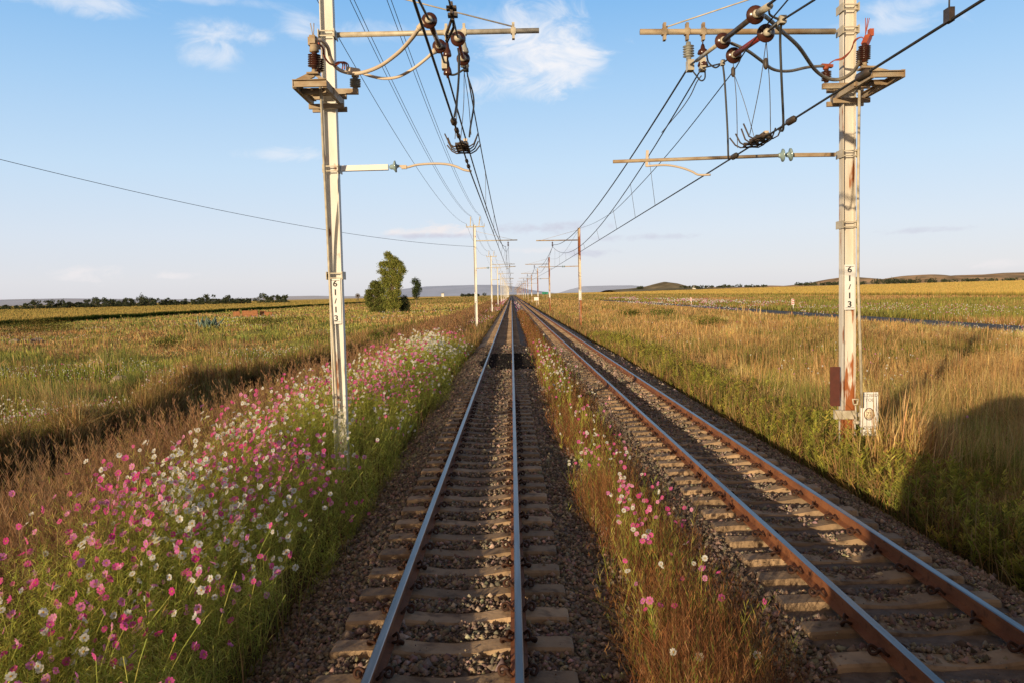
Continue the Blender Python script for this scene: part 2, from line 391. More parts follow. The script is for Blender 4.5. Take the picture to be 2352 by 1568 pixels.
# ------------------------------------------------------------------ rails
def rail(xc, label):
    prof = [(-.07, -.16), (-.07, -.145), (-.012, -.125), (-.009, -.05), (-.034, -.036), (-.034, -.008), (-.027, 0), (.027, 0), (.034, -.008), (.034, -.036), (.009, -.05), (.012, -.125), (.07, -.145), (.07, -.16)]
    ysr = [-45, 0, 40, 120, 400, 1700]; n = len(prof); mb = MB()
    vs = [(xc+px, yy, pz) for yy in ysr for px, pz in prof]; fs = []; mi = []
    for i in range(len(ysr)-1):
        for k in range(n):
            k2 = (k+1) % n; mb.f.append([i*n+k, i*n+k2, (i+1)*n+k2, (i+1)*n+k]); mb.mi.append(1 if k in (5, 6, 7) else 0); mb.sm.append(False)
    mb.v = [Vector(v) for v in vs]; mb.f.append(list(range(n-1, -1, -1))); mb.mi.append(0); mb.sm.append(False)
    o = mb.build('rail', ['rail_side', 'rail_top']); return tag(o, label, 'rail', 'steel running rails')
TR = {'left': -.57, 'right': 3.55}; HG = .568
rail(-.57-HG, 'left rail of the left track, polished top, beside the flower bank')
rail(-.57+HG, 'right rail of the left track, polished top, running straight below the camera')
rail(3.55-HG, 'left rail of the right track, rusty side lit orange by the sun')
rail(3.55+HG, 'right rail of the right track, rusty, nearest the right hand grass')

# ------------------------------------------------------------------ sleepers
def sleeper_mesh(mb, xc, yc, seed):
    rr = random.Random(seed); st = [(-1.035, -.185), (-1.01, -.172), (-.75, -.164), (-.46, -.166), (-.22, -.2), (0, -.212), (.22, -.2), (.46, -.166), (.75, -.164), (1.01, -.172), (1.035, -.185)]
    vs = []
    for i, (x, zt) in enumerate(st):
        e = .012 if i in (0, len(st)-1) else 0; j = rr.uniform(-.004, .004)
        for (yy, zz) in ((-.152+e, -.42), (-.128+e+j, zt-.022), (-.112+e+j, zt), (.112-e-j, zt), (.128-e-j, zt-.022), (.152-e, -.42)):
            vs.append((xc+x, yc+yy, zz+(rr.uniform(-.003, .003) if zz > -.3 else 0)))
    fs = []
    for i in range(len(st)-1):
        for k in range(5): fs.append((i*6+k, (i+1)*6+k, (i+1)*6+k+1, i*6+k+1))
    fs += [tuple(range(6)), tuple((len(st)-1)*6+k for k in range(5, -1, -1))]
    mb.add(vs, fs)
def clip_pts(s, xr):
    """spring clip beside a rail foot; s = side"""
    b = [(.045, -.075, -.125), (.075, -.07, -.10), (.085, -.045, -.085), (.10, -.02, -.10), (.105, .0, -.135), (.14, .03, -.15), (.15, .06, -.115), (.12, .075, -.10), (.085, .065, -.12), (.06, .03, -.135)]
    return [(xr+s*a, yy, z) for a, yy, z in b]
sl_protos = {}
for side in ('left', 'right'):
    for v in range(4):
        mb = MB(); sleeper_mesh(mb, 0, 0, v+10*(side == 'left'))
        me_o = mb.build('sleeper', 'concrete'); sl_protos[side, v] = me_o.data; bpy.data.objects.remove(me_o)
clipmesh = {}
for s in (-1, 1):
    mb = MB(); mb.tube(smooth(clip_pts(s, 0), 3), .014, 6); o = mb.build('rail_clip', 'clip'); clipmesh[s] = o.data; bpy.data.objects.remove(o)
ORD = ['nearest', 'second nearest', 'third nearest', 'fourth nearest', 'fifth nearest', 'sixth nearest', 'seventh nearest', 'eighth nearest', 'ninth nearest', 'tenth nearest', 'eleventh nearest', 'twelfth nearest']
N_IND = 150
for side, xc in TR.items():
    grp = f'concrete sleepers under the {side} track'; y0 = 6.05 if side == 'left' else 5.9
    k0 = math.ceil((y0-SL0)/SLP)
    for k in range(0, k0+N_IND):
        i = k-k0; yc = SL0+k*SLP+(.2 if side == 'right' else 0)
        if i < -2: continue
        o = bpy.data.objects.new('sleeper', sl_protos[side, k % 4]); C.objects.link(o)
        o.location = (xc+random.uniform(-.012, .012), yc+random.uniform(-.012, .012), random.uniform(-.004, .003)); o.rotation_euler.z = random.uniform(-.008, .008)+(PI if k % 3 == 0 else 0)
        lab = f'{ORD[i]} concrete sleeper of the {side} track in the picture' if 0 <= i < 12 else f'weathered concrete sleeper of the {side} track beyond its twelve nearest'
        if i < 0: lab = f'concrete sleeper of the {side} track just below the picture'
        tag(o, lab, 'sleeper', grp)
        if i < 26:
            for xr in (-HG, HG):
                for s in (-1, 1):
                    c = bpy.data.objects.new('rail_clip', clipmesh[s]); C.objects.link(c); c.parent = o
                    c.location = (xr, 0, 0)
                    if k % 3 == 0: c.rotation_euler.z = 0
    mb = MB()
    for k in range(k0+N_IND, k0+N_IND+420):
        yc = SL0+k*SLP
        mb.box((xc, yc, -.29), (2.07, .24, .25))
    tag(mb.build('distant_sleepers', 'concrete'), f'row of concrete sleepers of the {side} track far down the line', 'sleepers', kind='stuff')

# ------------------------------------------------------------------ overhead line
Y0, DY, NM = 15.8, 61.7, 17
MXL, MXR = -3.37, 6.47
def hbeam(mb, x, y, z0, z1, W=.25, D=.19):
    for s in (-1, 1): mb.box((x+s*(W/2-.008), y, (z0+z1)/2), (.016, D, z1-z0))
    mb.box((x, y, (z0+z1)/2), (W-.034, .012, z1-z0)); return mb
def band(mb, x, y, z, W=.30, D=.26):
    for dz in (-.045, .045):
        mb.bar((x-W/2, y-D/2, z+dz), (x+W/2, y-D/2, z+dz), .02, .02); mb.bar((x-W/2, y+D/2, z+dz), (x+W/2, y+D/2, z+dz), .02, .02)
    for s in (-1, 1): mb.box((x+s*W/2, y, z), (.014, D+.08, .15))
    return mb
def plate(parent, x, y, z, digits=('6', '1', '/', '1', '3'), w=.2, h=.86):
    mb = MB().box((x, y, z), (w, .008, h)); o = mb.build('number_plate', 'plate', parent)
    d = MB()
    for i, ch in enumerate(digits):
        zz = z+h*(.385-.1925*i); me = text_mesh(ch, .155 if ch != '/' else .13)
        d.mesh(me, Matrix.Translation((x, y-.006, zz)) @ RX90 @ (Matrix.Scale(1.15, 4, (1, 0, 0))))
    for s in (-1, 1): d.box((x, y-.005, z+s*(h/2-.035)), (w*.8, .003, .008))
    d.build('digits', 'ink', o); return o
def suspension(mb, top, n=3, L=.55, r=.075):
    """cap and pin insulator string hanging from top"""
    t = Vector(top); mb.tube([t, t-Vector((0, 0, .1))], .012)
    for k in range(n):
        a = t-Vector((0, 0, .1+k*(L-.1)/n)); b = a-Vector((0, 0, (L-.1)/n))
        mb.lathe(a, b, [(0, .025), (.2, .04), (.35, .045), (.5, r*.8), (.75, r), (.82, r*.9), (.85, .03), (1, .02)], 12)
def glass_disc(mb, a, b, r=.11):
    mb.lathe(a, b, [(0, .02), (.15, .045), (.35, .05), (.42, r*.6), (.55, r), (.66, r*.97), (.7, .05), (.8, .03), (1, .02)], 16)

# ---- left near mast (61/13)
ml = thing('catenary_mast', 'white painted steel mast numbered 61/13 rising from the flowers left of the tracks', 'mast', (MXL, Y0, float(gz(MXL, Y0))))
ML_TOP = 9.36
hbeam(MB(), MXL, Y0, -1., ML_TOP).build('column', 'paint', ml)
plate(ml, MXL, Y0-.105, 2.745)
BZL = (P(775, 82, Y0).z+P(1238, 70, Y0).z)/2
for z in (BZL, P(768, 390, Y0).z, P(775, 634, Y0).z): band(MB(), MXL, Y0, z).build('clamp_band', 'steel', ml)
b0 = P(775, 82, Y0); b1 = P(1238, 70, Y0); b0.z = b1.z = (b0.z+b1.z)/2
BZL = b0.z
mb = MB().tube([b0, b1], .05, 12)
mb.build('boom', 'steel', ml)
mb = MB()
for px in (1025, 1066, 1179):
    p = P(px, 75, Y0); p.z = BZL
    MB().box(p, (.05, .12, .30)).box(p, (.09, .115, .11)).build('boom_bracket', 'steel', ml)
MB().tube([P(1179, 62, Y0), (MXL+.1, Y0, 8.78)], .014).build('stay_rod', 'steel', ml)
mb = MB(); mb.bar((-4.15, Y0, 9.2), (-2.4, Y0, 9.2), .1, .1)
for xb, xt in ((-3.75, -3.68), (-2.95, -2.8)): mb.bar((xb, Y0, 9.2), (xt, Y0, 10.15), .07, .07, up=(0, 1, 0))
mb.build('cross_arm', 'steel', ml)
# registration arm with glass insulator and curved steady arm
a0 = P(785, 388, Y0); a1 = P(892, 385, Y0)
MB().bar(a0, a1, .10, .105).build('registration_arm', 'plate', ml)
mb = MB(); g0 = P(894, 385, Y0); g1 = P(918, 382, Y0); glass_disc(mb, g0, g1, .115); mb.build('glass_insulator', 'glass_ins', ml)
mb = MB().tube(smooth([P(918, 382, Y0), P(934, 385, Y0), P(960, 379, Y0), P(1000, 376.5, Y0), P(1030, 378.5, Y0), P(1050, 384, Y0), P(1066, 391, Y0), P(1083, 394, Y0)]), .022, 8)
mb.box(P(928, 384.5, Y0), (.1, .06, .07)); mb.build('steady_arm', 'cable', ml)
# switch platform
zf = P(727, 240, 15.9).z
mb = MB()
for x in (-3.71, -3.13): mb.channel((x, 14.4, zf), (x, 15.92, zf), .05, .14, side=1 if x < -3.4 else -1)
mb.channel((-3.71, 14.42, zf+.01), (-3.13, 14.42, zf+.01), .05, .13); mb.channel((-3.73, 14.95, zf), (-3.1, 14.95, zf), .05, .11)
for z in (zf+.14, zf-.1): mb.bar((-3.74, 15.66, z), (-3.08, 15.66, z), .06, .09); mb.bar((-3.74, 15.95, z), (-3.08, 15.95, z), .06, .09)
ap = P(720, 171, 14.6)
mb.bar((-3.71, 14.55, zf+.05), ap, .07, .1); mb.bar((-3.13, 14.6, zf+.05), ap+Vector((.02, 0, 0)), .02, .05)
mb.box(ap, (.2, .2, .03)); mb.bar(P(708, 212, 15.5), P(823, 211, 15.5), .08, .1)
mb.build('switch_platform', 'steel_worn', ml)
mb = MB()
for dy in (0, .28):
    q = Vector((0, dy, 0)); A = P(722, 160, 14.6)+q; B = P(722, 120, 14.6)+q
    MB().lathe(A, B, sheds(6, .055, .115), 16).build('post_insulator', 'porcelain', ml)
mb = MB()
mb.tube([P(722, 120, 14.6), P(721, 104, 14.6)], [.085, .07], 10); mb.box(P(722, 100, 14.75), (.16, .3, .14)); mb.box(P(718, 92, 14.6), (.1, .1, .14))
for dx in (-7, 1): mb.tube([P(720, 90, 14.6), P(720+dx, 54, 14.6)], .008, 4)
mb.build('switch_head', 'steel_worn', ml)
MB().tube([ap, P(722, 160, 14.6)], .04).build('insulator_pin', 'steel_worn', ml)
mb = MB(); mb.lathe(P(816, 204, 15.5), P(816, 178, 15.5), sheds(5, .055, .105), 16); mb.build('post_insulator', 'grey_porcelain', ml)
mb = MB(); mb.tube([P(816, 178, 15.5), P(816, 168, 15.5)], .07, 10); mb.bar(P(796, 161, 15.5), P(826, 166, 15.5), .1, .1); mb.build('terminal_block', 'cable', ml)
mb = MB()
for k in range(4): mb.tube(smooth([P(770, 146+k*2, 15.2), P(778+3*k, 143, 15.3), P(787+4*k, 148, 15.45), P(786+5*k, 160, 15.5)]), .012, 5)
mb.tube(smooth([P(732, 100, 14.6), P(742, 112, 14.9), P(745, 130, 15.1), P(757, 146, 15.3), P(772, 152, 15.4)]), .018, 5)
mb.build('lead', 'redwire', ml)
Zs1, Zs2 = 12.9, 14.7
mb = MB()
mb.tube(smooth([P(719, 92, 14.6), P(738, 93, 14.7), P(753, 110, 14.9), P(760, 135, 15.1), P(775, 158, 15.3), P(800, 168, 15.4), P(830, 168, 15.2), P(872, 153, 14.7), P(915, 122, 14), P(945, 90, 13.4), P(962, 66, 13)]), .034, 8)
mb.tube(smooth([P(962, 66, 13), P(975, 50, Zs1)]), [.05]+[.045]*5+[.06], 8)
mb.tube(smooth([P(826, 166, 15.5), P(850, 175, 15.4), P(882, 181, 15.2), P(915, 177, 15), P(950, 158, 14.85), P(982, 133, 14.75), P(992, 122, 14.7)]), .027, 8)
mb.tube([P(990, 124, 14.7), P(1000, 117, 14.7)], [.035, .06], 8)
mb.build('jumper_cable', 'cable', ml)
MB().tube(smooth([P(733, 172, 14.65), P(738, 230, 14.9), P(742, 330, 15.2), P(747, 430, 15.45), P(752, 530, 15.6), P(757, 640, 15.68), P(762, 733, 15.68), P(769, 849, 15.68), P(774, 960, 15.68)], 3), .026, 8).build('operating_rod', 'steel', ml)
# boom insulators above the messenger clamps
mb = MB(); p = P(1066, 84, Y0); suspension(mb, p, 2, .62, .085); mb.build('suspension_insulator', 'grey_porcelain', ml)
mb = MB(); p = P(1026, 84, Y0); suspension(mb, p, 2, .78, .085); mb.build('suspension_insulator', 'porcelain', ml)

# ---- right near mast (61/13)
mr = thing('catenary_mast', 'rust streaked steel mast numbered 61/13 in the grass right of the tracks', 'mast', (MXR, Y0, float(gz(MXR, Y0))))
hbeam(MB(), MXR, Y0, -1., 9.0).build('column', 'paint_rusty', mr)
plate(mr, MXR, Y0-.105, 2.80)
for z in (P(1935, 22, Y0).z, P(1935, 73, Y0).z, P(1938, 355, Y0).z, P(1943, 517, Y0).z): band(MB(), MXR, Y0, z).build('clamp_band', 'steel', mr)
b0 = P(1470, 74, Y0); b1 = P(1918, 73, Y0); MB().tube([b0, b1], .055, 12).build('boom', 'steel_worn', mr)
mb = MB()
for px in (1526, 1578, 1615):
    p = P(px, 74, Y0); MB().box(p, (.05, .13, .32)).box(p, (.1, .125, .12)).build('boom_bracket', 'steel_worn', mr)
MB().tube([P(1527, 64, Y0), (MXR-.1, Y0, 8.8)], .014).build('stay_rod', 'steel', mr)
r0 = P(1408, 372, Y0); r1 = P(1790, 358, Y0); r2 = P(1918, 356, Y0)
MB().tube([r0, r1], .033, 10).build('registration_arm', 'steel_worn', mr); MB().bar(P(1822, 357, Y0), r2, .07, .07).build('arm_bracket', 'steel_worn', mr)
mb = MB(); glass_disc(mb, P(1786, 358, Y0), P(1806, 357, Y0), .125); mb.build('glass_insulator', 'glass_ins', mr); mb = MB(); glass_disc(mb, P(1804, 357, Y0), P(1824, 355, Y0), .125); mb.build('glass_insulator', 'glass_ins', mr)
mb = MB().bar(P(1487, 346, Y0), P(1485, 383, Y0), .03, .05)
mb.tube(smooth([P(1484, 382, Y0), P(1530, 380, Y0), P(1565, 386, Y0), P(1590, 395, Y0), P(1604, 402, Y0), P(1632, 402, Y0)]), .02, 8); mb.build('steady_arm', 'cable', mr)
mb = MB(); suspension(mb, P(1580, 88, Y0), 1, .1, .02); p = P(1581, 100, Y0); mb.lathe(p+Vector((0, 0, .02)), P(1582, 140, Y0), sheds(5, .055, .11, .18, .85), 14); mb.build('suspension_insulator', 'grey_porcelain', mr)
mb = MB(); suspension(mb, P(1614, 90, Y0), 2, .55, .105); mb.build('suspension_insulator', 'porcelain', mr)
zf = P(1940, 226, 15.9).z
mb = MB()
for x in (6.2, 6.77): mb.channel((x, 14.15, zf), (x, 15.95, zf), .05, .13, side=1 if x < 6.4 else -1)
mb.channel((6.2, 14.2, zf), (6.77, 14.2, zf), .05, .11); mb.channel((6.17, 14.8, zf), (6.8, 14.8, zf), .05, .1)
for z in (zf+.16, zf-.1): mb.bar((6.13, 15.66, z), (6.83, 15.66, z), .06, .09); mb.bar((6.13, 15.95, z), (6.83, 15.95, z), .06, .09)
ap = P(1990, 158, 14.5)
mb.bar((6.22, 14.4, zf+.05), ap, .1, .02); mb.bar((6.75, 14.45, zf+.05), ap, .12, .08); mb.box(ap, (.24, .24, .03))
mb.bar(P(1889, 199, 15.6), P(1948, 198, 15.6), .08, .1)
mb.build('switch_platform', 'steel_worn', mr)
mb = MB()
for dx, dy in ((-5, 0), (4, .25)):
    A = P(1990+dx, 143, 14.4)+Vector((0, dy, 0)); B = P(1991+dx, 100, 14.4)+Vector((0, dy, 0)); MB().lathe(A, B, sheds(7, .055, .105), 16).build('post_insulator', 'porcelain', mr)
mb = MB()
for dx, dy in ((-5, 0), (4, .25)): MB().tube([ap, P(1990+dx, 143, 14.4)+Vector((0, dy, 0))], .035).build('insulator_pin', 'steel_worn', mr)
mb.bar(P(1986, 104, 14.4), P(1995, 84, 14.5), .10, .09); mb.box(P(2000, 76, 14.5), (.07, .1, .12))
for dx in (-4, 1, 5): mb.tube([P(1988, 80, 14.5), P(1992+dx, 42, 14.5)], .007, 4)
mb.build('switch_head', 'redwire', mr)
mb = MB(); mb.lathe(P(1898, 190, 15.6), P(1898, 160, 15.6), sheds(6, .05, .095), 14); mb.build('post_insulator', 'porcelain', mr)
mb = MB(); mb.tube([P(1897, 160, 15.6), P(1897, 152, 15.6)], .055, 10); mb.bar(P(1886, 151, 15.6), P(1912, 153, 15.6), .1, .05); mb.build('terminal_block', 'redwire', mr)
mb = MB()
for k in range(3): mb.tube(smooth([P(1904, 148, 15.6), P(1915+2*k, 140-k, 15.5), P(1935, 137-2*k, 15.35), P(1952+2*k, 120-k*3, 15), P(1962, 98-2*k, 14.8), P(1978, 86, 14.6), P(1986, 94, 14.5)]), .009, 5)
mb.build('lead', 'redwire', mr)
ZR1, ZR2 = 11.56, 13.35
mb = MB()
mb.tube(smooth([P(2000, 76, 14.5), P(1992, 100, 14.5), P(1975, 140, 14.6), P(1960, 165, 14.9), P(1932, 182, 15.1), P(1902, 181, 15), P(1872, 161, 14.6), P(1835, 109, 13.6), P(1795, 72, 12.6), P(1765, 44, 11.9), P(1748, 33, ZR1)]), .032, 8)
mb.tube(smooth([P(1895, 152, 15.6), P(1856, 155, 15.3), P(1812, 164, 14.8), P(1776, 160, 14.4), P(1746, 138, 14), P(1715, 116, 13.6), P(1680, 100, ZR2)]), .026, 8)
mb.build('jumper_cable', 'grey_cable', mr)
MB().tube([P(1974, 200, 14.9), P(1971, 420, 14.9), P(1971, 640, 14.9), P(1976, 800, 15.2), P(1980, 935, 15.45)], .027, 8).build('operating_rod', 'steel', mr)
# lineside isolator handle and its notice at the foot
def D(px, py): return (2880+px/4.9)*.64474, (1280+py/4.9)*.64474
def Q(px, py, Y): return P(*D(px, py), Y)
mb = MB(); mb.bar(Q(470, 930, 15.62), Q(800, 925, 15.62), .05, .09); mb.bar(Q(570, 1000, 15.62), Q(790, 995, 15.62), .05, .08); mb.box(Q(508, 955, 15.6), (.13, .08, .17))
mb.bar(Q(800, 960, 15.62), Q(960, 950, 15.62), .05, .07); mb.bar(Q(920, 800, 15.62), Q(920, 1165, 15.62), .07, .05, up=(1, 0, 0)); mb.build('handle_bracket', 'steel', mr)
mb = MB(); mb.tube([Q(830, 940, 15.5), Q(822, 800, 15.5)], .016)
mb.tube([Q(790, 780, 15.5), Q(772, 690, 15.5), Q(868, 690, 15.5), Q(850, 780, 15.5), Q(790, 780, 15.5)], .018, 6)
mb.lathe(Q(838, 1060, 15.5), Q(838, 1125, 15.5), [(0, .03), (.2, .065), (.8, .065), (1, .03)], 10); mb.tube([Q(830, 940, 15.5), Q(836, 1060, 15.5)], .014)
mb.build('switch_handle', 'steel', mr)
c = Q(1062, 945, 15.5); w = .33; h = .83
o = MB().box(c, (w, .015, h)).build('notice_plate', 'plate', mr); o['label'] = 'white notice reading CLOSED TOE and OPEN OOP'
mb = MB()
for body, dz, s in (('CLOSED', .355, .085), ('TOE', .265, .085), ('OPEN', -.27, .095), ('OOP', -.36, .095)):
    mb.mesh(text_mesh(body, s, .008), Matrix.Translation(c+Vector((0, -.011, dz))) @ RX90)
mb.build('lettering', 'ink_grey', o)
mb = MB(); cc = c+Vector((-.01, -.012, -.0)); mb.lathe(cc, cc+Vector((0, -.004, 0)), [(0, .095), (1, .095)], 24); mb.build('symbol_disc', 'amber', o)
mb = MB(); ring = [cc+Vector((.092*math.cos(a*PI/14), -.006, .112*math.sin(a*PI/14))) for a in range(29)]; mb.tube(ring, .008, 5)
mb.mesh(text_mesh('73', .10, 0), Matrix.Translation(cc+Vector((0, -.008, 0))) @ RX90); mb.build('symbol', 'brownplate', o)
MB().box(Q(462, 465, 15.72), (.185, .012, .76)).build('side_plate', 'brownplate', mr)

# ---- repeating masts further down the line
fl = thing('catenary_mast', '', 'mast', (MXL, Y0+DY, float(gz(MXL, Y0+DY))))
y = Y0+DY; zb = float(gz(MXL, y))
hbeam(MB(), MXL, y, zb-.3, ML_TOP).build('column', 'paint', fl)
mb = MB().tube([(MXL+.12, y, 7.88), (.66, y, 7.88)], .05, 8); mb.tube([(.2, y, 7.93), (MXL+.1, y, 8.78)], .014); mb.build('boom', 'steel', fl)
mb = MB(); suspension(mb, (-.22, y, 7.84), 3, .55, .1); mb.build('suspension_insulator', 'porcelain', fl)
mb = MB().bar((MXL+.12, y, 5.3), (-2.3, y, 5.32), .09, .09); mb.tube([(-2.05, y, 5.33), (.45, y, 5.42)], .025); mb.tube(smooth([(.4, y, 5.38), (0, y, 5.36), (-.3, y, 5.25), (-.5, y, 5.12)]), .018); mb.build('registration_arm', 'steel', fl)
mb = MB(); glass_disc(mb, (-2.3, y, 5.32), (-2.05, y, 5.33), .12); mb.build('glass_insulator', 'glass_ins', fl)
mb = MB().bar((-4.15, y, 9.2), (-2.4, y, 9.2), .1, .1)
for xb, xt in ((-3.75, -3.68), (-2.95, -2.8)): mb.bar((xb, y, 9.2), (xt, y, 10.15), .09, .09, up=(0, 1, 0))
for x in (-4.12, -3.42, -2.43): mb.tube([(x, y, 9.25), (x, y, 9.5)], .03)
mb.build('cross_arm', 'steel', fl)
plate(fl, MXL, y-.105, 2.55, digits=('6', '1', '/', '1', '4'), w=.24, h=1.0)
fr = thing('catenary_mast', '', 'mast', (MXR, y, float(gz(MXR, y)))); zb = float(gz(MXR, y))
hbeam(MB(), MXR, y, zb-.3, 8.9).build('column', 'paint_far', fr)
mb = MB().tube([(MXR-.1, y, 7.75), (2.42, y, 7.78)], .055, 8); mb.tube([(2.9, y, 7.8), (MXR-.1, y, 8.7)], .014); mb.build('boom', 'steel_worn', fr)
mb = MB(); suspension(mb, (3.95, y, 7.72), 3, .5, .1); mb.build('suspension_insulator', 'porcelain', fr)
mb = MB().bar((MXR-.1, y, 5.3), (5.1, y, 5.3), .08, .08); mb.tube([(4.8, y, 5.3), (2.6, y, 5.32)], .028); mb.tube(smooth([(2.8, y, 5.26), (3.3, y, 5.26), (3.6, y, 5.18), (3.85, y, 5.1)]), .018); mb.build('registration_arm', 'steel_worn', fr)
mb = MB(); glass_disc(mb, (5.1, y, 5.3), (4.95, y, 5.3), .12); glass_disc(mb, (4.95, y, 5.3), (4.8, y, 5.3), .12); mb.build('glass_insulator', 'glass_ins', fr)
plate(fr, MXR, y-.105, 2.6, digits=('6', '1', '/', '1', '4'), w=.24, h=1.0)
ORD2 = ['', 'second', 'third', 'fourth', 'fifth', 'sixth', 'seventh', 'eighth']
for side, src in (('left', fl), ('right', fr)):
    for i in range(1, NM):
        what = 'cream steel mast with forked top' if side == 'left' else 'slim rusty steel mast with bracket arm'
        lab = f'{what}, {ORD2[i]} from the camera on the {side} side' if i < 8 else f'tiny distant steel mast near the vanishing point on the {side} side'
        g = f'masts along the {side} side of the railway'
        if i == 1: tag(src, lab, group=g)
        else: copy_thing(src, (0, DY*(i-1), 0), lab, g)

# ---- conductors
def mast_y(i): return Y0+DY*i
def wire_thing(label, pts, r, m='wire', name='overhead_wire', group=None, n=5):
    o = MB().tube(pts, r, n).build(name, m); o['_o'] = (0, 0, 0); return tag(o, label, 'wire', group)
GW = 'overhead wires'
# left track
ptsB = [Vector((-1.3, -20, 6.4)), P(962, 0, 11.6), P(986, 48, Zs1), P(1009, 107, Zs2), P(1021, 147, Y0)]
x0 = ptsB[-1]
ptsB += span(x0, (-.45, mast_y(1)-1.5, 7.22), .95, 24)[1:]
for i in range(1, 9): ptsB += span((-.45, mast_y(i)-1.5, 7.22), (-.45, mast_y(i+1)-1.5, 7.22), .95, 10)[1:]
fB = wire_thing('thick dark feeder wire above the left track with a pale cable on its brown insulators', ptsB, .02)
def strain(o, a, b, m_rod, r_rod=.03, rd=.12, m_disc='porcelain'):
    a, b = Vector(a), Vector(b); d = (b-a).normalized()
    MB().tube([a, b], r_rod, 8).build('insulator_rod', m_rod, o)
    for p in (a, b):
        k = MB().lathe(p-d*.05, p+d*.07, [(0, .05), (.1, rd*.55), (.25, rd*.9), (.4, rd), (.52, rd*.96), (.56, rd*.7), (.62, .05), (1, .045)], 20).build('insulator_disc', m_disc, o)
        MB().lathe(p-d*.11, p-d*.045, [(0, .02), (.2, .05), (.7, .062), (1, .05)], 12).build('cap', 'steel', k)
strain(fB, P(986, 48, Zs1), P(1009, 107, Zs2), 'porcelain', .045, .125)
MB().box(P(1021, 147, Y0), (.1, .18, .22)).build('wire_clamp', 'steel', fB)
ptsC = [Vector((-.7, -20, 6.0)), P(1031, 0, 11.2), P(1052, 90, 13.2), P(1064, 136, 14.6), P(1072, 162, Y0)]
ptsC += span(ptsC[-1], (-.2, mast_y(1), 7.25), 1.55, 24)[1:]
for i in range(1, 9): ptsC += span((-.2, mast_y(i), 7.25), (-.2, mast_y(i+1), 7.25), 1.55, 12)[1:]
fC = wire_thing('catenary wire of the left track, red rod insulator in it near the camera', ptsC, .014)
strain(fC, P(1052, 90, 13.2), P(1064, 136, 14.6), 'red', .03, .12)
mb = MB().tube(smooth([P(1021, 155, Y0), P(1030, 170, Y0), P(1045, 172, Y0), P(1066, 160, Y0)]), .02, 6); mb.box(P(1070, 152, Y0), (.1, .14, .2)); mb.build('jumper_cable', 'black_cable', fC)
mb = MB()
for q in (P(1037, 20, 11.6), P(1040, 36, 12)): mb.box(q, (.14, .1, .05)); mb.box(q, (.04, .1, .16))
d = [P(1040, 38, 12), P(1025, 80, 12.6), P(1027, 97, 12.8), P(1042, 64, 12.4), P(1040, 38, 12)]
mb.tube(d, .022, 5); mb.build('wire_clamp', 'dark_steel', fC)
ptsA = [Vector((-.66, -20, 5.2)), P(966, 0, 6.55), P(1004, 129, 8.5), P(1042, 263, 11.6), P(1083, 396, Y0)]
# contact wire is straight between supports
A0 = Vector((-.74, Y0, 5.17)); ptsA = [Vector((-.70, -20, 5.17)), A0]
for i in range(1, 10): ptsA += [Vector((-.57+(.2 if i % 2 else -.2), mast_y(i), 5.1))]
fA = wire_thing('contact wire of the left track, its cut-in frame of dark rods hanging above the rails', ptsA, .014)
def at_y(pts, y):
    for a, b in zip(pts, pts[1:]):
        if a.y <= y <= b.y: return a.lerp(b, (y-a.y)/(b.y-a.y))
def section_insulator(o, c, axis, sc=1.):
    """frame of runners and horn rods in the contact wire"""
    mb = MB(); ax = axis.normalized(); sd = ax.cross(Vector((0, 0, 1))).normalized(); up = Vector((0, 0, 1)); L = .8*sc
    for s in (-1, 1):
        mb.tube([c-ax*L*.9+up*.02, c-ax*L*.6+sd*s*.13*sc, c+ax*L*.6+sd*s*.13*sc, c+ax*L*.9+up*.02], .016, 6)
        for t in (-.5, -.1, .3, .65):
            p = c+ax*L*t+sd*s*.1*sc
            mb.tube([p-sd*s*.12*sc, p+sd*s*.08*sc-up*.01, p+sd*s*(.15+.05*abs(t))*sc+up*.03, p+sd*s*(.22+.12*abs(t))*sc+up*(.24-.08*t)*sc], .012, 6)
    for t in (-.5, 0, .5): mb.bar(c+ax*L*t-sd*.15*sc+up*.03, c+ax*L*t+sd*.15*sc+up*.03, .04, .04)
    mb.box(c+up*.05, (.1*sc, .28*sc, .1*sc)); mb.tube([c-ax*L*.5+up*.06, c+ax*L*.5+up*.06], .03, 8)
    mb.build('section_insulator', 'dark_steel', o)
    for s in (-1, 1): MB().box(c+ax*L*.35*s+up*.1+sd*.08*sc, (.06, .1, .04)).build('terminal', 'cable', o)
cA = at_y(ptsA, 13.4); section_insulator(fA, cA, A0-ptsA[0], .7)
mb = MB()
for yy, r in ((11.3, .045), (11.9, .035), (12.3, .03), (14.6, .03), (15.2, .035)):
    p = at_y(ptsA, yy); MB().lathe(p-Vector((0, .12, 0)), p+Vector((0, .12, 0)), [(0, .02), (.2, r), (.8, r), (1, .02)], 8).build('wire_clamp', 'dark_steel', fA)
for a, b in ((P(1052, 128, 13.4), P(1045, 320, 12.9)), (P(1066, 165, Y0), P(1058, 322, 13.2)), (P(1066, 165, Y0), P(1082, 310, 13.8)), (P(1055, 170, Y0), P(1046, 250, 14)),
             ):
    MB().tube(smooth([a, a.lerp(b, .5)+Vector((.02, 0, -.02)), b]), .006, 4).build('hanger_wire', 'thin', fA)
MB().tube(smooth([P(1052, 112, 13.3), P(1055, 135, 13.2), P(1053, 190, 12.7), P(1048, 245, 12.2), P(1044, 268, 11.7)]), .017, 6).build('jumper_cable', 'black_cable', fA)
MB().tube(smooth([P(1074, 175, 15.6), P(1086, 215, 15.2), P(1088, 245, 14.8), P(1081, 290, 14.2), P(1078, 315, 13.9)]), .016, 6).build('jumper_cable', 'black_cable', fA)
for yy in (24, 32, 40, 48, 56, 64, 72):
    a = at_y(ptsC, yy); b = at_y(ptsA, yy)
    MB().tube([a, b], .006, 4).build('dropper', 'thin', fA)
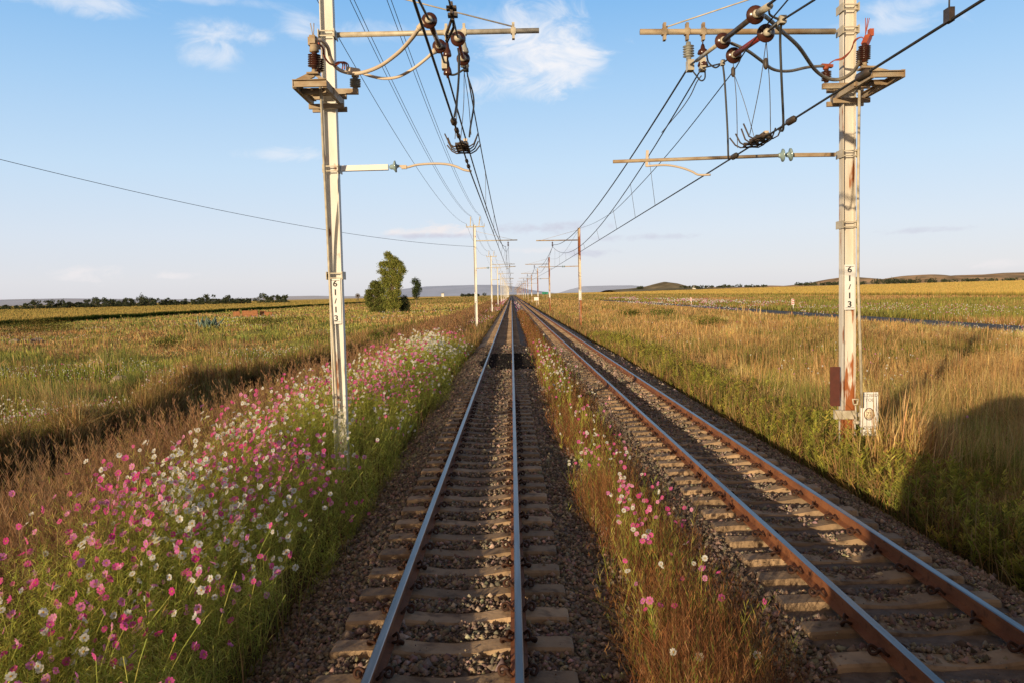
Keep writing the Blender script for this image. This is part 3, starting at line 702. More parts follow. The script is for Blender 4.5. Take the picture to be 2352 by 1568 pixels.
# right track
ptsB = [Vector((2.6, -20, 4.9)), P(1780, 0, 10.7), P(1735, 35, ZR1), P(1660, 95, ZR2), P(1584, 151, Y0)]
ptsB += span(ptsB[-1], (4.0, mast_y(1)-1, 7.3), .9, 24)[1:]
for i in range(1, 9): ptsB += span((4.0, mast_y(i)-1, 7.3), (4.0, mast_y(i+1)-1, 7.3), .9, 10)[1:]
fB2 = wire_thing('thick dark feeder wire above the right track, black rod insulator in it near the mast', ptsB, .02)
strain(fB2, P(1735, 35, ZR1), P(1660, 95, ZR2), 'dark_steel', .04, .13)
for q, rr_ in (((P(1651, 101, 13.5), P(1600, 140, 15.3)), .033), ((P(1742, 30, ZR1-.1), P(1768, 14, 11)), .05)): MB().tube(q, rr_, 8).build('dead_end_sleeve', 'steel', fB2)
MB().box(P(1585, 152, Y0), (.12, .2, .2)).build('wire_clamp', 'steel', fB2)
ptsC = [Vector((2.7, -20, 4.7)), P(1871, 0, 9.95), P(1795, 48, 11.15), P(1759, 77, 11.84), P(1685, 128, 13.5), P(1659, 146, 14.3), P(1612, 157, Y0)]
ptsC += span(ptsC[-1], (3.95, mast_y(1), 7.2), 1.75, 24)[1:]
for i in range(1, 9): ptsC += span((3.95, mast_y(i), 7.2), (3.95, mast_y(i+1), 7.2), 1.6, 12)[1:]
fC2 = wire_thing('catenary wire of the right track, bright red rod insulator in it near the mast', ptsC, .015)
strain(fC2, P(1759, 77, 11.84), P(1685, 128, 13.5), 'red', .045, .13)
MB().tube([P(1768, 68, 11.8), P(1795, 47, 11.2)], .028, 6).box(P(1796, 47, 11.15), (.09, .12, .1)).build('wire_clamp', 'steel', fC2); MB().box(P(1660, 145, 14.3), (.06, .1, .09)).build('wire_clamp', 'steel', fC2); MB().box(P(1613, 150, Y0), (.11, .16, .24)).build('wire_clamp', 'steel', fC2)
MB().tube(smooth([P(1795, 48, 11.15), P(1770, 36, 11.1), P(1766, 24, 11)]), .015, 6).build('jumper_cable', 'black_cable', fC2)
MB().tube(smooth([P(1623, 121, 15), P(1627, 143, 14.8), P(1643, 156, 14.6), P(1657, 147, 14.4)]), .015, 6).build('jumper_cable', 'black_cable', fC2)
MB().tube(smooth([P(1588, 160, Y0), P(1600, 175, 15.7), P(1610, 186, 15.6), P(1619, 180, 15.7), P(1619, 158, Y0)]), .014, 6).build('jumper_cable', 'black_cable', fC2)
MB().tube(smooth([P(1611, 175, 15.9), P(1600, 190, 17), P(1586, 220, 18.5), P(1566, 250, 20), P(1545, 275, 21.5), P(1520, 305, 23.5)]), .012, 5).build('hanger_wire', 'thin', fC2)
A0 = P(1635, 399, Y0); A0.z = 5.08; d = Vector((3.9, mast_y(1), 5.1))-A0
ptsA = [A0-d*(35/DY)+Vector((0, 0, .12)), A0]
for i in range(1, 10): ptsA += [Vector((3.55+(.35 if i % 2 else -.1), mast_y(i), 5.1))]
fA2 = wire_thing('contact wire of the right track, crossing in front of the right mast', ptsA, .0145)
cA = at_y(ptsA, 12.9); section_insulator(fA2, cA, A0-ptsA[0], .8)
mb = MB()
for yy in (9.05, 11.35, 14.2):
    p = at_y(ptsA, yy); MB().lathe(p-Vector((0, .17, 0)), p+Vector((0, .17, 0)), [(0, .02), (.2, .05), (.8, .05), (1, .02)], 8).build('wire_clamp', 'dark_steel', fA2)
p = at_y(ptsA, 7.3); MB().box(p+Vector((0, 0, .05)), (.05, .1, .12)).build('wire_clamp', 'dark_steel', fA2)
MB().tube([at_y(ptsA, 7.3)+Vector((0, 0, .1)), at_y(ptsA, 7.35)+Vector((0, -.1, 2.2))], .008, 4).build('dropper', 'thin', fA2)
J = [P(1795, 50, 11.15), P(1792, 90, 11.3), P(1795, 180, 11.4), P(1799, 270, 11.6), P(1798, 300, 11.75)]; J.append(at_y(ptsA, 11.9))
MB().tube(smooth(J), .017, 6).build('jumper_cable', 'black_cable', fA2)
J = [P(1660, 146, 14.3), P(1665, 195, 14.3), P(1671, 300, 14.3), P(1673, 362, 14.35)]; J.append(at_y(ptsA, 14.5))
MB().tube(smooth(J), .017, 6).build('jumper_cable', 'black_cable', fA2)
for a, b in ((P(1684, 145, 13.5), P(1694, 340, 12.6)), (P(1684, 165, 13.5), P(1733, 318, 12.8)), (P(1760, 95, 11.9), P(1722, 310, 12.9)), (P(1760, 95, 11.9), P(1770, 320, 12.4))):
    MB().tube(smooth([a, a.lerp(b, .45)+Vector((.02, 0, 0)), b]), .006, 4).build('hanger_wire', 'thin', fA2)
mb = MB()
for q in (P(1684, 166, 13.5), P(1759, 147, 11.95)): MB().lathe(q+Vector((0, 0, .08)), q-Vector((0, 0, .08)), [(0, .015), (.2, .035), (.8, .035), (1, .015)], 8).build('hanger_insulator', 'dark_steel', fA2)
for yy in (22, 25.5, 30, 36, 43, 50, 58, 66, 73):
    MB().tube([at_y(ptsC, yy), at_y(ptsA, yy)], .006, 4).build('dropper', 'thin', fA2)
E = smooth([Vector((6.2, 2, 9.5)), P(1810, 0, 11), P(1674, 178, Y0), P(1530, 359, 23), P(1424, 473, 34), P(1391, 498, 45), P(1360, 515, 60), P(1332, 525, 77.4)])
for i in range(1, 9): E += span((MXR, mast_y(i), 8.9), (MXR, mast_y(i+1), 8.9), 1.3, 10)[1:]
wire_thing('thin earth wire sagging to the top of the second right mast', E, .011)
# line on the left mast tops
tops = [(-4.12, 9.5, 'single outer wire on the left end of the cross arms of the left masts'), (-3.72, 10.2, 'left wire of the pair on the left fork of the left masts'), (-3.62, 10.2, 'right wire of the pair on the left fork of the left masts'),
        (-2.84, 10.2, 'left wire of the pair on the right fork of the left masts'), (-2.74, 10.2, 'right wire of the pair on the right fork of the left masts')]
for x, z, lab in tops:
    pts = span((x, Y0-DY, z), (x, Y0, z), 1.0, 8)
    for i in range(0, 9): pts += span((x, mast_y(i), z), (x, mast_y(i+1), z), 1.05, 18 if i < 2 else 8)[1:]
    wire_thing(lab, pts, .009, 'wire', 'power_line', 'lines on the left mast tops')
wire_thing('lone wire crossing the left sky to the second mast on the left', span(P(-260, 300, 33), P(1090, 567, Y0+DY), .9, 30), .014, 'wire', 'guy_wire')

# ------------------------------------------------------------------ vegetation
def samp(n, x0, x1, y0, y1, mL=8., mR=3., p=1.):
    y = y0*(y1/y0)**(RNG.random(n)**p)
    lo = np.maximum(x0, -(.68*y+mL)); hi = np.minimum(x1, .66*y+mR); x = lo+(hi-lo)*RNG.random(n)
    ok = hi > lo; return x[ok], y[ok]
def pw(y, k): return k*y/819.
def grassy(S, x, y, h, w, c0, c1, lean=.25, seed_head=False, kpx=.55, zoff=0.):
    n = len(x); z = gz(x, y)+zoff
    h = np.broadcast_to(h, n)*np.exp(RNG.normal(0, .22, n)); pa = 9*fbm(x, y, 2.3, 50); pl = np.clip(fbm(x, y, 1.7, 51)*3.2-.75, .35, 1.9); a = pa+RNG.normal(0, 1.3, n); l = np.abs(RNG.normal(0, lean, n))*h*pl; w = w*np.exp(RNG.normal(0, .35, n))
    D_ = np.stack([np.cos(a)*l*.5, np.sin(a)*l*.5, h], 1); b = np.stack([np.cos(a)*l, np.sin(a)*l, -l*.35], 1)
    wm = np.maximum(w, pw(y, kpx))
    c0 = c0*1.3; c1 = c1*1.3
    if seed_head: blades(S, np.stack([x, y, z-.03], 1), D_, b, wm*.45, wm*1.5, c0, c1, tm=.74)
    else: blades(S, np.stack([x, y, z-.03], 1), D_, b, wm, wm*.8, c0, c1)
GREEN = [(.17, .17, .045), (.235, .22, .058), (.12, .13, .037), (.29, .26, .075)]
TAN = [(.42, .28, .115), (.34, .21, .085), (.5, .36, .17), (.27, .155, .07)]
RUST = [(.29, .165, .08), (.22, .12, .066), (.36, .22, .11), (.16, .09, .05)]
# brown seeding grass between the flowers and the gully
S = Soup()
x, y = samp(105000, -9.5, -4.3, 5, 330)
k = fbm(x, y, 4, 7); ok = k > .24; x, y, k = x[ok], y[ok], k[ok]; n = len(x)
c = jit(pick(n, RUST, [4, 3, 2.5, 2]), n); g = RNG.random(n) < .12; c[g] = jit(pick(g.sum(), GREEN, [1, 1, 1, 1]), g.sum())
k3 = fbm(x, y, 1.3, 41); ht = (.2+.5*k+.55*np.clip(k3-.4, 0, 1)*2)*np.clip(1.25-(-x-5)/9, .6, 1.2); c = c*(.65+.7*k3)[:, None]; big = RNG.random(n) < .10
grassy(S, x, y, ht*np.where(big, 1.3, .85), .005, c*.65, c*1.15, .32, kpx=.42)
def plumes(S, x, y, h, c, m=9, w=.006, spread=.07, kpx=.4):
    n = len(x); z = gz(x, y); h = h*np.exp(RNG.normal(0, .2, n)); a = RNG.uniform(0, 2*PI, n); l = np.abs(RNG.normal(0, .12, n))*h
    base = np.stack([x, y, z], 1); Dv = np.stack([np.cos(a)*l, np.sin(a)*l, h], 1); bd = np.stack([np.cos(a)*l, np.sin(a)*l, -l*.3], 1)
    blades(S, base, Dv, bd, np.maximum(w*.8, pw(y, kpx*.7)), np.maximum(w*.6, pw(y, kpx*.6)), c*.75, c)
    for q in range(m):
        t = RNG.uniform(.5, 1.02, n)[:, None]; p = base+Dv*t+bd*t*t; aa = RNG.uniform(0, 2*PI, n); L = spread*RNG.uniform(.5, 1.4, n)*(1.5-t[:, 0])*2
        blades(S, p, np.stack([np.cos(aa)*L*.55, np.sin(aa)*L*.55, L], 1), np.zeros((n, 3)), np.maximum(w*.7, pw(y, kpx*.6)), np.maximum(w, pw(y, kpx)), c, c*1.3)
i = RNG.random(n) < np.where(y < 30, .2, .1); plumes(S, x[i], y[i], ht[i]*1.3, c[i]*1.1)
i = RNG.random(n) < .026*np.clip((k-.3)*4, 0, 2); plumes(S, x[i], y[i], RNG.uniform(.95, 1.35, i.sum()), jit([(.36, .22, .12)], i.sum(), .15), 24, .008, .085, .55)
tag(S.build('brown_grass', M['veg']), 'reddish brown seeding grass between the flowers and the gully', 'grass', kind='stuff')
# gully banks
S = Soup()
x, y = samp(38000, -14.5, -8.2, 7, 120); k = fbm(x, y, 3, 8); d = x+11.4-.55*(1.0*np.sin(y*.13)+.7*np.sin(y*.31+1))+1.2*(vn(x*0, y, 5, 6)-.5)
ok = (k > .25) & ((d < -.25) | (d > 1.2) | (RNG.random(len(x)) < np.clip((y-30)/50, .12, 1))) & (RNG.random(len(x)) < np.where(d < -.25, 1, np.clip((y-45)/30, .35, 1))); x, y, k = x[ok], y[ok], k[ok]; n = len(x)
c = jit(pick(n, GREEN[:3]+RUST[:2]+TAN[:2], [2, 1.2, 2, 1.5, 1.5, 1.6, 1.2]), n)
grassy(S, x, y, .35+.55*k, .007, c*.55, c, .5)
yt = 9*(90/9)**RNG.random(130); xt = -12.5+.55*(1.0*np.sin(yt*.13)+.7*np.sin(yt*.31+1))-1.2*(vn(yt*0, yt, 5, 6)-.5)+RNG.normal(0, .5, 130)
for a_, b_ in zip(xt, yt):
    m_ = int(min(420, 5200/b_)); xx = a_+RNG.normal(0, .22, m_); yy = b_+RNG.normal(0, .22, m_); c = jit(pick(m_, TAN+RUST[:2]+GREEN[:2], [2, 1, 2, 1, 2, 1, 1.5, 1]), m_, .15)*np.exp(RNG.normal(0, .25)); grassy(S, xx, yy, random.uniform(.5, 1.05), .006, c*.6, c*1.1, .45, kpx=.5)
tag(S.build('gully_grass', M['veg']), 'green and tan grass overhanging the dark gully left of the railway', 'grass', kind='stuff')
# left meadow
S = Soup()
x, y = samp(260000, -100, -12.8, 13, 420, mL=4, p=.95)
k = fbm(x, y, 10, 9); k2 = fbm(x, y, 3.5, 10); n = len(x)
mixw = np.clip((k-.5)*4.5+.42+.8*(fbm(x, y, 40, 12)-.5), 0, 1)
c = np.where((RNG.random(n) < mixw)[:, None], pick(n, TAN+RUST[:2], [1.6, 2, .7, 2, 2.2, 1.6]), pick(n, GREEN, [2, 2, 2.2, 1]))
c = jit(c, n, .2)
hh = (.14+.5*np.clip((k2-.3)*2, 0, 1))*np.where(y > 60, .9, 1)
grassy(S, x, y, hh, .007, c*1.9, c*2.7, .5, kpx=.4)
i = RNG.random(n) < .1; grassy(S, x[i], y[i], hh[i]*1.5, .01, c[i]*.7, c[i]*1.25, .2, True, .7)
def tussocks(S, n, x0, x1, y0, y1, pal, wts, hlo, hhi, kf, rad=.3):
    xt, yt = samp(n, x0, x1, y0, y1, mL=3)
    kk = fbm(xt, yt, 9, kf); sel_ = kk > .45
    for a_, b_ in zip(xt[sel_], yt[sel_]):
        m_ = int(min(380, max(24, 6500/b_))); R_ = rad*random.uniform(.6, 1.6)*(1+b_/60); xx = a_+RNG.normal(0, R_*1.3, m_); yy = b_+RNG.normal(0, R_, m_)
        c = jit(np.repeat(pick(1, pal, wts), m_, 0), m_, .15)*np.exp(RNG.normal(0, .2)); hh_ = random.uniform(hlo, hhi)*np.exp(-((xx-a_)**2+(yy-b_)**2)/(2*(R_*1.6)**2)); grassy(S, xx, yy, hh_+.1, .006, c*.9, c*1.7, .35, kpx=.5)
tussocks(S, 420, -80, -13.5, 16, 170, [(.14, .16, .045), (.20, .18, .05), (.24, .14, .07), (.34, .24, .11), (.10, .12, .035)], [2, 2, 2, 1.6, 1.6], .5, 1.15, 61, .4)
tag(S.build('left_meadow_grass', M['veg']), 'mixed green and brown meadow grass left of the gully', 'grass', kind='stuff')
# right grassland
S = Soup()
x, y = samp(300000, 6.2, 38.5, 8, 420, p=.95)
k = fbm(x, y, 7, 13); k2 = fbm(x, y, 2.6, 14); n = len(x)
gr = np.clip((.52-k)*5+.25+.6*np.exp(-(x-6)/4.), 0, .95)
c = np.where((RNG.random(n) < gr)[:, None], pick(n, GREEN, [2, 2, 1.4, 1.5]), pick(n, TAN+RUST[:1], [3, 2.4, 2.2, 1, .8])); c = jit(c, n, .2)
hh = (.4+.7*np.clip((k2-.25)*1.6, 0, 1))*np.clip(.35+(x-6)/7, .3, 1)*np.clip(1.25-np.maximum(x-20, 0)/24, .35, 1)
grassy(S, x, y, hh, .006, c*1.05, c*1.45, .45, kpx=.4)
i = RNG.random(n) < .12; cc = jit(pick(i.sum(), TAN, [3, 2, 1, 1]), i.sum(), .15); grassy(S, x[i], y[i], hh[i]*1.15, .008, cc*.75, cc*1.15, .15, True, .5)
i = (RNG.random(n) < .1) & (y < 60); cc = jit(pick(i.sum(), TAN, [2, 1, 3, 1]), i.sum()); plumes(S, x[i], y[i], hh[i]*1.2, cc, 6, .005, .05)
tussocks(S, 420, 8, 38, 11, 130, TAN+[(.16, .17, .045), (.24, .22, .06)], [2, 2, 2.5, 1, 2, 1.4], .7, 1.15, 62, .3)
tag(S.build('right_dry_grass', M['veg']), 'tall golden dry grass between the right track and the road', 'grass', kind='stuff')
# verge across the road
S = Soup()
x, y = samp(60000, 46.5, 122, 62, 620, p=.9); k = fbm(x, y, 22, 15); n = len(x)
gr = np.clip((k-.45)*4+.5, .05, .95)
c = jit(np.where((RNG.random(n) < gr)[:, None], pick(n, GREEN, [2, 2, 1.5, 1]), pick(n, TAN+RUST[:2], [2, 2, 1, 2, 2, 1])), n, .18)
grassy(S, x, y, .4+.5*k, .012, c*.95, c*1.35, .3, kpx=.6)
tag(S.build('roadside_grass', M['veg']), 'green and brown rough grass on the far side of the road', 'grass', kind='stuff')
# far central plain
S = Soup()
x, y = samp(50000, -100, 120, 380, 1700, p=.9); off = (np.abs(x+.57) > 3) & (np.abs(x-3.55) > 2.2); x, y = x[off], y[off]; n = len(x); k = fbm(x, y, 60, 3)
c = jit(np.where((RNG.random(n) < .5+.8*(k-.5))[:, None], pick(n, TAN, [1, 1, 1, 1]), pick(n, GREEN, [1, 1, 1, 1])), n, .15)
grassy(S, x, y, .8, .05, c*.8, c*1.1, .3, kpx=.8)
tag(S.build('distant_grass', M['veg']), 'distant grass around the vanishing point of the tracks', 'grass', kind='stuff')
# shoulder grass close to the tracks, further out
S = Soup()
for x0, x1, n, y0, dens in ((-5.2, -2.2, 26000, 42, 1), (5.3, 6.6, 12000, 6, 1), (-3.6, -2.15, 2500, 5, 1)):
    x, y = samp(n, x0, x1, y0, 700); n = len(x); k = fbm(x, y, 5, 4)
    c = jit(pick(n, RUST[:3]+TAN+GREEN[:3], [1.4, 1, 1.4, 1.5, 1.5, 1, 1, 1.3, 1.3, 1]), n); grassy(S, x, y, .35+.5*k, .008, c*.65, c*1.1, .3, kpx=.6)
tag(S.build('lineside_grass', M['veg']), 'brown and green grass on the shoulders of the railway', 'grass', kind='stuff')

# maize fields: rows of tasselled plants, dark green below, gold on top
def maize(S, x, y, h, cmix=.3):
    n = len(x); z = gz(x, y); h = h*np.exp(RNG.normal(0, .08, n)); a = RNG.uniform(0, 2*PI, n)
    w = np.maximum(.09, pw(y, .9)); low = jit(pick(n, [(.06, .10, .02), (.09, .12, .025)], [1, 1]), n, .15); gold = jit(pick(n, [(.80, .56, .19), (.74, .53, .16), (.64, .50, .16)], [3, 2, 1]), n, .13)
    D_ = np.stack([np.cos(a)*.15, np.sin(a)*.15, h], 1)
    blades(S, np.stack([x, y, z], 1), D_, np.zeros((n, 3)), w*1.2, w*1.1, low, gold, tm=.7, cmix=cmix)
S = Soup(); n = 62000; u = RNG.random(n); y = 90*(1500/90)**u; lo = -(.68*y+20); x = -100.5-np.abs(lo+100.5)*RNG.random(n)**1.6; ok = lo < -101; x, y = x[ok], y[ok]
x = np.round(x/1.8)*1.8+RNG.normal(0, .12, len(x)); maize(S, x, y, 1.45); xe, ye = samp(16000, -101.2, -99.6, 120, 1200); n = len(xe); z = gz(xe, ye); c = jit(pick(n, [(.07, .11, .02), (.10, .13, .028), (.05, .08, .018)], [1, 1, 1]), n, .2); blades(S, np.stack([xe, ye, z], 1), np.stack([RNG.normal(0, .2, n), RNG.normal(0, .2, n), RNG.uniform(.9, 1.5, n)], 1), np.zeros((n, 3)), pw(ye, 1.), pw(ye, 1.), c*.7, c*1.1)
tag(S.build('maize_field', M['veg']), 'golden topped maize field on the left with a dark green edge', 'crop field', kind='stuff')
S = Soup(); n = 90000; y = 150*(2600/150)**RNG.random(n); hi = .68*y+10; x = 122+(hi-122)*RNG.random(n)**1.3; ok = hi > 123; x, y = x[ok], y[ok]
x = np.round(x/1.8)*1.8+RNG.normal(0, .12, len(x)); maize(S, x, y, 1.35, .6)
tag(S.build('maize_field', M['veg']), 'golden maize field beyond the road on the right, below the hills', 'crop field', kind='stuff')

# cosmos flowers
def flowers(S, Pt, R, col, detail=True, tilt=(-.42, -.75, .55)):
    n = len(Pt)
    if n == 0: return
    nr = np.array(tilt)+RNG.normal(0, .5, (n, 3)); nr /= np.linalg.norm(nr, axis=1, keepdims=True)
    u = np.cross(nr, RNG.normal(size=(n, 3))); u /= np.linalg.norm(u, axis=1, keepdims=True); v = np.cross(nr, u)
    R = np.broadcast_to(R, n)[:, None]; m = 8 if detail else 5
    cupb = RNG.uniform(0, .75, (n, 1))**1.5
    for k in range(m):
        a = 2*PI*k/m; d = u*math.cos(a)+v*math.sin(a); t = v*math.cos(a)-u*math.sin(a); ww = .31 if detail else .6
        cup = nr*R*(cupb+RNG.uniform(-.12, .16, (n, 1)))
        V = np.stack([Pt+d*R*.1, Pt+d*R*.68+t*R*ww+cup*.6, Pt+d*R*.98+t*R*ww*.5+cup, Pt+d*R*.98-t*R*ww*.5+cup, Pt+d*R*.68-t*R*ww+cup*.6], 1).reshape(-1, 3)
        b = (np.arange(n)*5)[:, None, None]; T = (b+np.array([[0, 1, 2], [0, 2, 3], [0, 3, 4]])[None]).reshape(-1, 3)
        ck = col*np.exp(RNG.normal(0, .08, (n, 1)))
        S.push(V, T, np.stack([ck*.75, ck, ck, ck, ck], 1).reshape(-1, 3))
    if detail:
        ring = [Pt+nr*R*.06+(u*math.cos(a)+v*math.sin(a))*R*.24 for a in np.arange(6)*PI/3]
        V = np.stack([Pt+nr*R*.16]+ring, 1).reshape(-1, 3); b = (np.arange(n)*7)[:, None, None]
        T = (b+np.array([[0, i+1, (i+1) % 6+1] for i in range(6)])[None]).reshape(-1, 3)
        S.push(V, T, np.broadcast_to(np.array([.65, .4, .05]), (n*7, 3)))
PINK = [(.82, .15, .44), (.78, .26, .58), (.86, .38, .62), (.72, .08, .33)]
WHITE = [(.84, .83, .78), (.80, .80, .76)]
def fcol(x, y, n, pw_=None):
    k = fbm(x, y, 1.7, 20); wh = RNG.random(n) < np.clip((k-.5)*6+.4+np.clip((np.asarray(y)-14)/50, -.2, .4), .06, .95)
    return np.where(wh[:, None], pick(n, WHITE, [1, 1]), pick(n, PINK, [3, 2, 1.5, 1]))
S = Soup(); Fl = Soup()
x, y = samp(9500, -5.4, -2.0, 3.4, 47, mL=2)
edge = fbm(x, y, 3, 21); ok = (x < -2.3+.9*(edge-.45)) & (x > np.interp(y, [5, 8, 13, 20], [-4.2, -4.5, -4.95, -5.1])-.5*(edge-.4)); x, y = x[ok], y[ok]; n = len(x)
prof = np.clip((-1.2-x)/2.6, .38, 1)*np.clip((x+5.5)/.5, .4, 1)
h = (.95+.85*fbm(x, y, 1.5, 22))*prof*np.exp(RNG.normal(0, .1, n))*np.interp(y, [5, 9, 14], [.74, .88, 1])
z0 = gz(x, y); a = RNG.uniform(0, 2*PI, n); l = np.abs(RNG.normal(0, .22, n))*h
base = np.stack([x, y, z0], 1); Dv = np.stack([np.cos(a)*l*.5, np.sin(a)*l*.5, h], 1); bd = np.stack([np.cos(a)*l*.8, np.sin(a)*l*.8, -l*.2], 1)
YG = [(.44, .48, .09), (.60, .58, .12), (.28, .34, .06), (.66, .58, .17)]
cs = jit(pick(n, YG, [3, 2, 3, 1]), n, .15)
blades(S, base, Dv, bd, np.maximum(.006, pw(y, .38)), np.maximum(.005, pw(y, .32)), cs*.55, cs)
for rep in range(40):                                   # feathery leaves and side shoots
    t = RNG.uniform(.1, 1.04, n)[:, None]**.75; p = base+Dv*t+bd*t*t+RNG.normal(0, .03, (n, 3)); aa = RNG.uniform(0, 2*PI, n); L = RNG.uniform(.05, .17, n)*np.clip(1.25-t[:, 0]*.5, .5, 1.2)
    dv = np.stack([np.cos(aa)*L*.75, np.sin(aa)*L*.75, L*RNG.uniform(.2, 1, n)], 1); bb = np.stack([np.cos(aa)*L*.2, np.sin(aa)*L*.2, -L*.25], 1)
    sel = RNG.random(n) < np.where(y < 14, 1, np.where(y < 25, .7, .45))
    cl = jit(pick(n, YG, [3, 3, 2, 2]), n, .25)*(.35+1.05*t)*(.7+.6*fbm(x, y, .9, 42))[:, None]  # sunlit tops, shaded bottoms and gaps put into the leaf colour
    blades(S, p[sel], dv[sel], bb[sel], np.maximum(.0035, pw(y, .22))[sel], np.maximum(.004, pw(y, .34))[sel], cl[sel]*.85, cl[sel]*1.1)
tip = base+Dv+bd
dens = fbm(x, y, 2.2, 23); nearf = np.interp(y, [4, 6, 8, 10.5, 20, 30], [.2, .26, .45, .85, .8, .85])*np.interp(x, [-3.7, -2.9, -2.2], [1, .55, .08]); d2 = fbm(x, y, 1.0, 44); sel = (RNG.random(n) < np.clip((dens-.25)*3.2, .1, 1)*np.clip((d2-.4)*9, .06, 1.5)*nearf)
p = tip[sel]; y_, x_ = y[sel], x[sel]
up_ = RNG.uniform(.03, .15, len(p)); blades(S, p-np.array([0, 0, .03]), np.stack([0*up_, 0*up_, up_+.03], 1), np.zeros((len(p), 3)), np.maximum(.006, pw(y_, .34)), np.maximum(.005, pw(y_, .3)), cs[sel], cs[sel]); p = p+np.stack([0*up_, 0*up_, up_], 1)
flowers(Fl, p, RNG.uniform(.025, .043, len(p))*np.clip(y_/20, 1, 1.5), fcol(x_, y_, len(p)))
sel2 = RNG.random(n) < .62*np.clip((dens-.25)*2.8, 0, 1.2)*np.clip((d2-.4)*9, .06, 1.5)*nearf
p2 = (base+Dv*.86+bd*.74)[sel2]+RNG.normal(0, .07, (sel2.sum(), 3)); flowers(Fl, p2, RNG.uniform(.022, .036, len(p2))*np.clip(y[sel2]/22, 1, 1.5), fcol(x[sel2], y[sel2], len(p2)))
# long arching stalks that lean out of the bank
ns = 420; yl = 4.2*(26/4.2)**RNG.random(ns); xl = RNG.uniform(np.maximum(-5.2, -(.68*yl+1)), -2.3); zl = gz(xl, yl); hl = RNG.uniform(.85, 1.3, ns); al = RNG.normal(.4, .9, ns); ll = RNG.uniform(.12, .5, ns)
bl = np.stack([xl, yl, zl], 1); prev = bl; K = 6
for q in range(1, K+1):
    t = q/K; cur = bl+np.stack([np.cos(al)*ll*t*t, np.sin(al)*ll*t*t, hl*(t-.12*t*t)], 1); c = jit([(.42, .44, .10)], ns, .2)*(.5+.6*t)
    blades(S, prev, cur-prev, np.zeros((ns, 3)), np.maximum(.006, pw(yl, .36)), np.maximum(.006, pw(yl, .36)), c, c, tm=.97, facing=np.zeros(ns)); prev = cur
wh_ = RNG.random(ns) < .6; flowers(Fl, prev[wh_]+np.array([0, 0, .015]), RNG.uniform(.025, .036, wh_.sum()), fcol(xl[wh_], yl[wh_], wh_.sum()))
# buds
nb = 2600; i = RNG.integers(0, n, nb); t = RNG.uniform(.85, 1.1, nb)[:, None]; leaves(S2 := Soup(), base[i]+Dv[i]*t+bd[i]*t*t+RNG.normal(0, .04, (nb, 3)), .018, jit((.45, .42, .08), nb))
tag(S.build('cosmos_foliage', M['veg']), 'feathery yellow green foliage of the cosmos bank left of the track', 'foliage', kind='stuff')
tag(Fl.build('cosmos_flowers', M['petal']), 'thick bank of pink and white cosmos flowers along the left track', 'flowers', kind='stuff')
tag(S2.build('cosmos_buds', M['veg']), 'yellow flower buds over the cosmos bank', 'flower buds', kind='stuff')

# weedy strip between the tracks
S = Soup(); Fl = Soup()
x, y = samp(80000, .8, 2.45, 4.3, 140)
k = fbm(x, y, 1.4, 24); lim = .9+.35*(fbm(x, y, 2, 25)-.5); ok = (x > lim) & (x < 2.35-.4*(k-.5)) & (k > .26); x, y, k = x[ok], y[ok], k[ok]; n = len(x)
c = jit(pick(n, [(.26, .115, .05), (.33, .165, .065), (.17, .075, .038), (.38, .23, .11), (.17, .18, .045)], [4, 3, 3, 1.3, 1.1]), n)
hh = (.2+.6*k)*np.clip(1.2-np.abs(x-1.5)/.9, .35, 1)
grassy(S, x, y, hh, .005, c*.6, c*1.1, .5, kpx=.32, zoff=.2); i = RNG.random(n) < .12; plumes(S, x[i], y[i], hh[i]*1.2+.2, c[i], 8, .005, .045, .32)
tag(S.build('track_weeds', M['veg']), 'low reddish brown weeds on the strip between the two tracks', 'weeds', kind='stuff')
def cosmos_patch(S, Fl, cx, cy, rx, ry, n, h0, nf, white=.4):
    x = cx+RNG.normal(0, rx, n); y = cy+RNG.normal(0, ry, n); z = gz(x, y)+np.where((x > -2.2) & (x < 5.2), .24, 0)
    h = h0*1.2*np.exp(RNG.normal(0, .18, n)); a = RNG.uniform(0, 2*PI, n); l = np.abs(RNG.normal(0, .2, n))*h
    base = np.stack([x, y, z], 1); Dv = np.stack([np.cos(a)*l*.5, np.sin(a)*l*.5, h], 1); bd = np.stack([np.cos(a)*l*.7, np.sin(a)*l*.7, -l*.1], 1); c = jit(pick(n, YG, [3, 2, 3, 1]), n, .15)
    blades(S, base, Dv, bd, np.maximum(.006, pw(y, .38)), np.maximum(.005, pw(y, .3)), c*.6, c)
    for r in range(14):
        t = RNG.uniform(.15, 1, n)[:, None]; p = base+Dv*t+bd*t*t; aa = RNG.uniform(0, 2*PI, n); L = RNG.uniform(.05, .14, n)
        blades(S, p, np.stack([np.cos(aa)*L*.5, np.sin(aa)*L*.5, L], 1), np.zeros((n, 3)), np.maximum(.004, pw(y, .28)), np.maximum(.004, pw(y, .35)), c*.7, c)
    i = RNG.integers(0, n, nf); p = (base+Dv+bd)[i]+RNG.normal(0, .025, (nf, 3)); flowers(Fl, p, RNG.uniform(.022, .033, nf)*np.clip(y[i]/22, 1, 1.6), np.where((RNG.random(nf) < white)[:, None], pick(nf, WHITE, [1, 1]), pick(nf, PINK, [3, 2, 1.5, 1])))
S = Soup(); Fl = Soup()
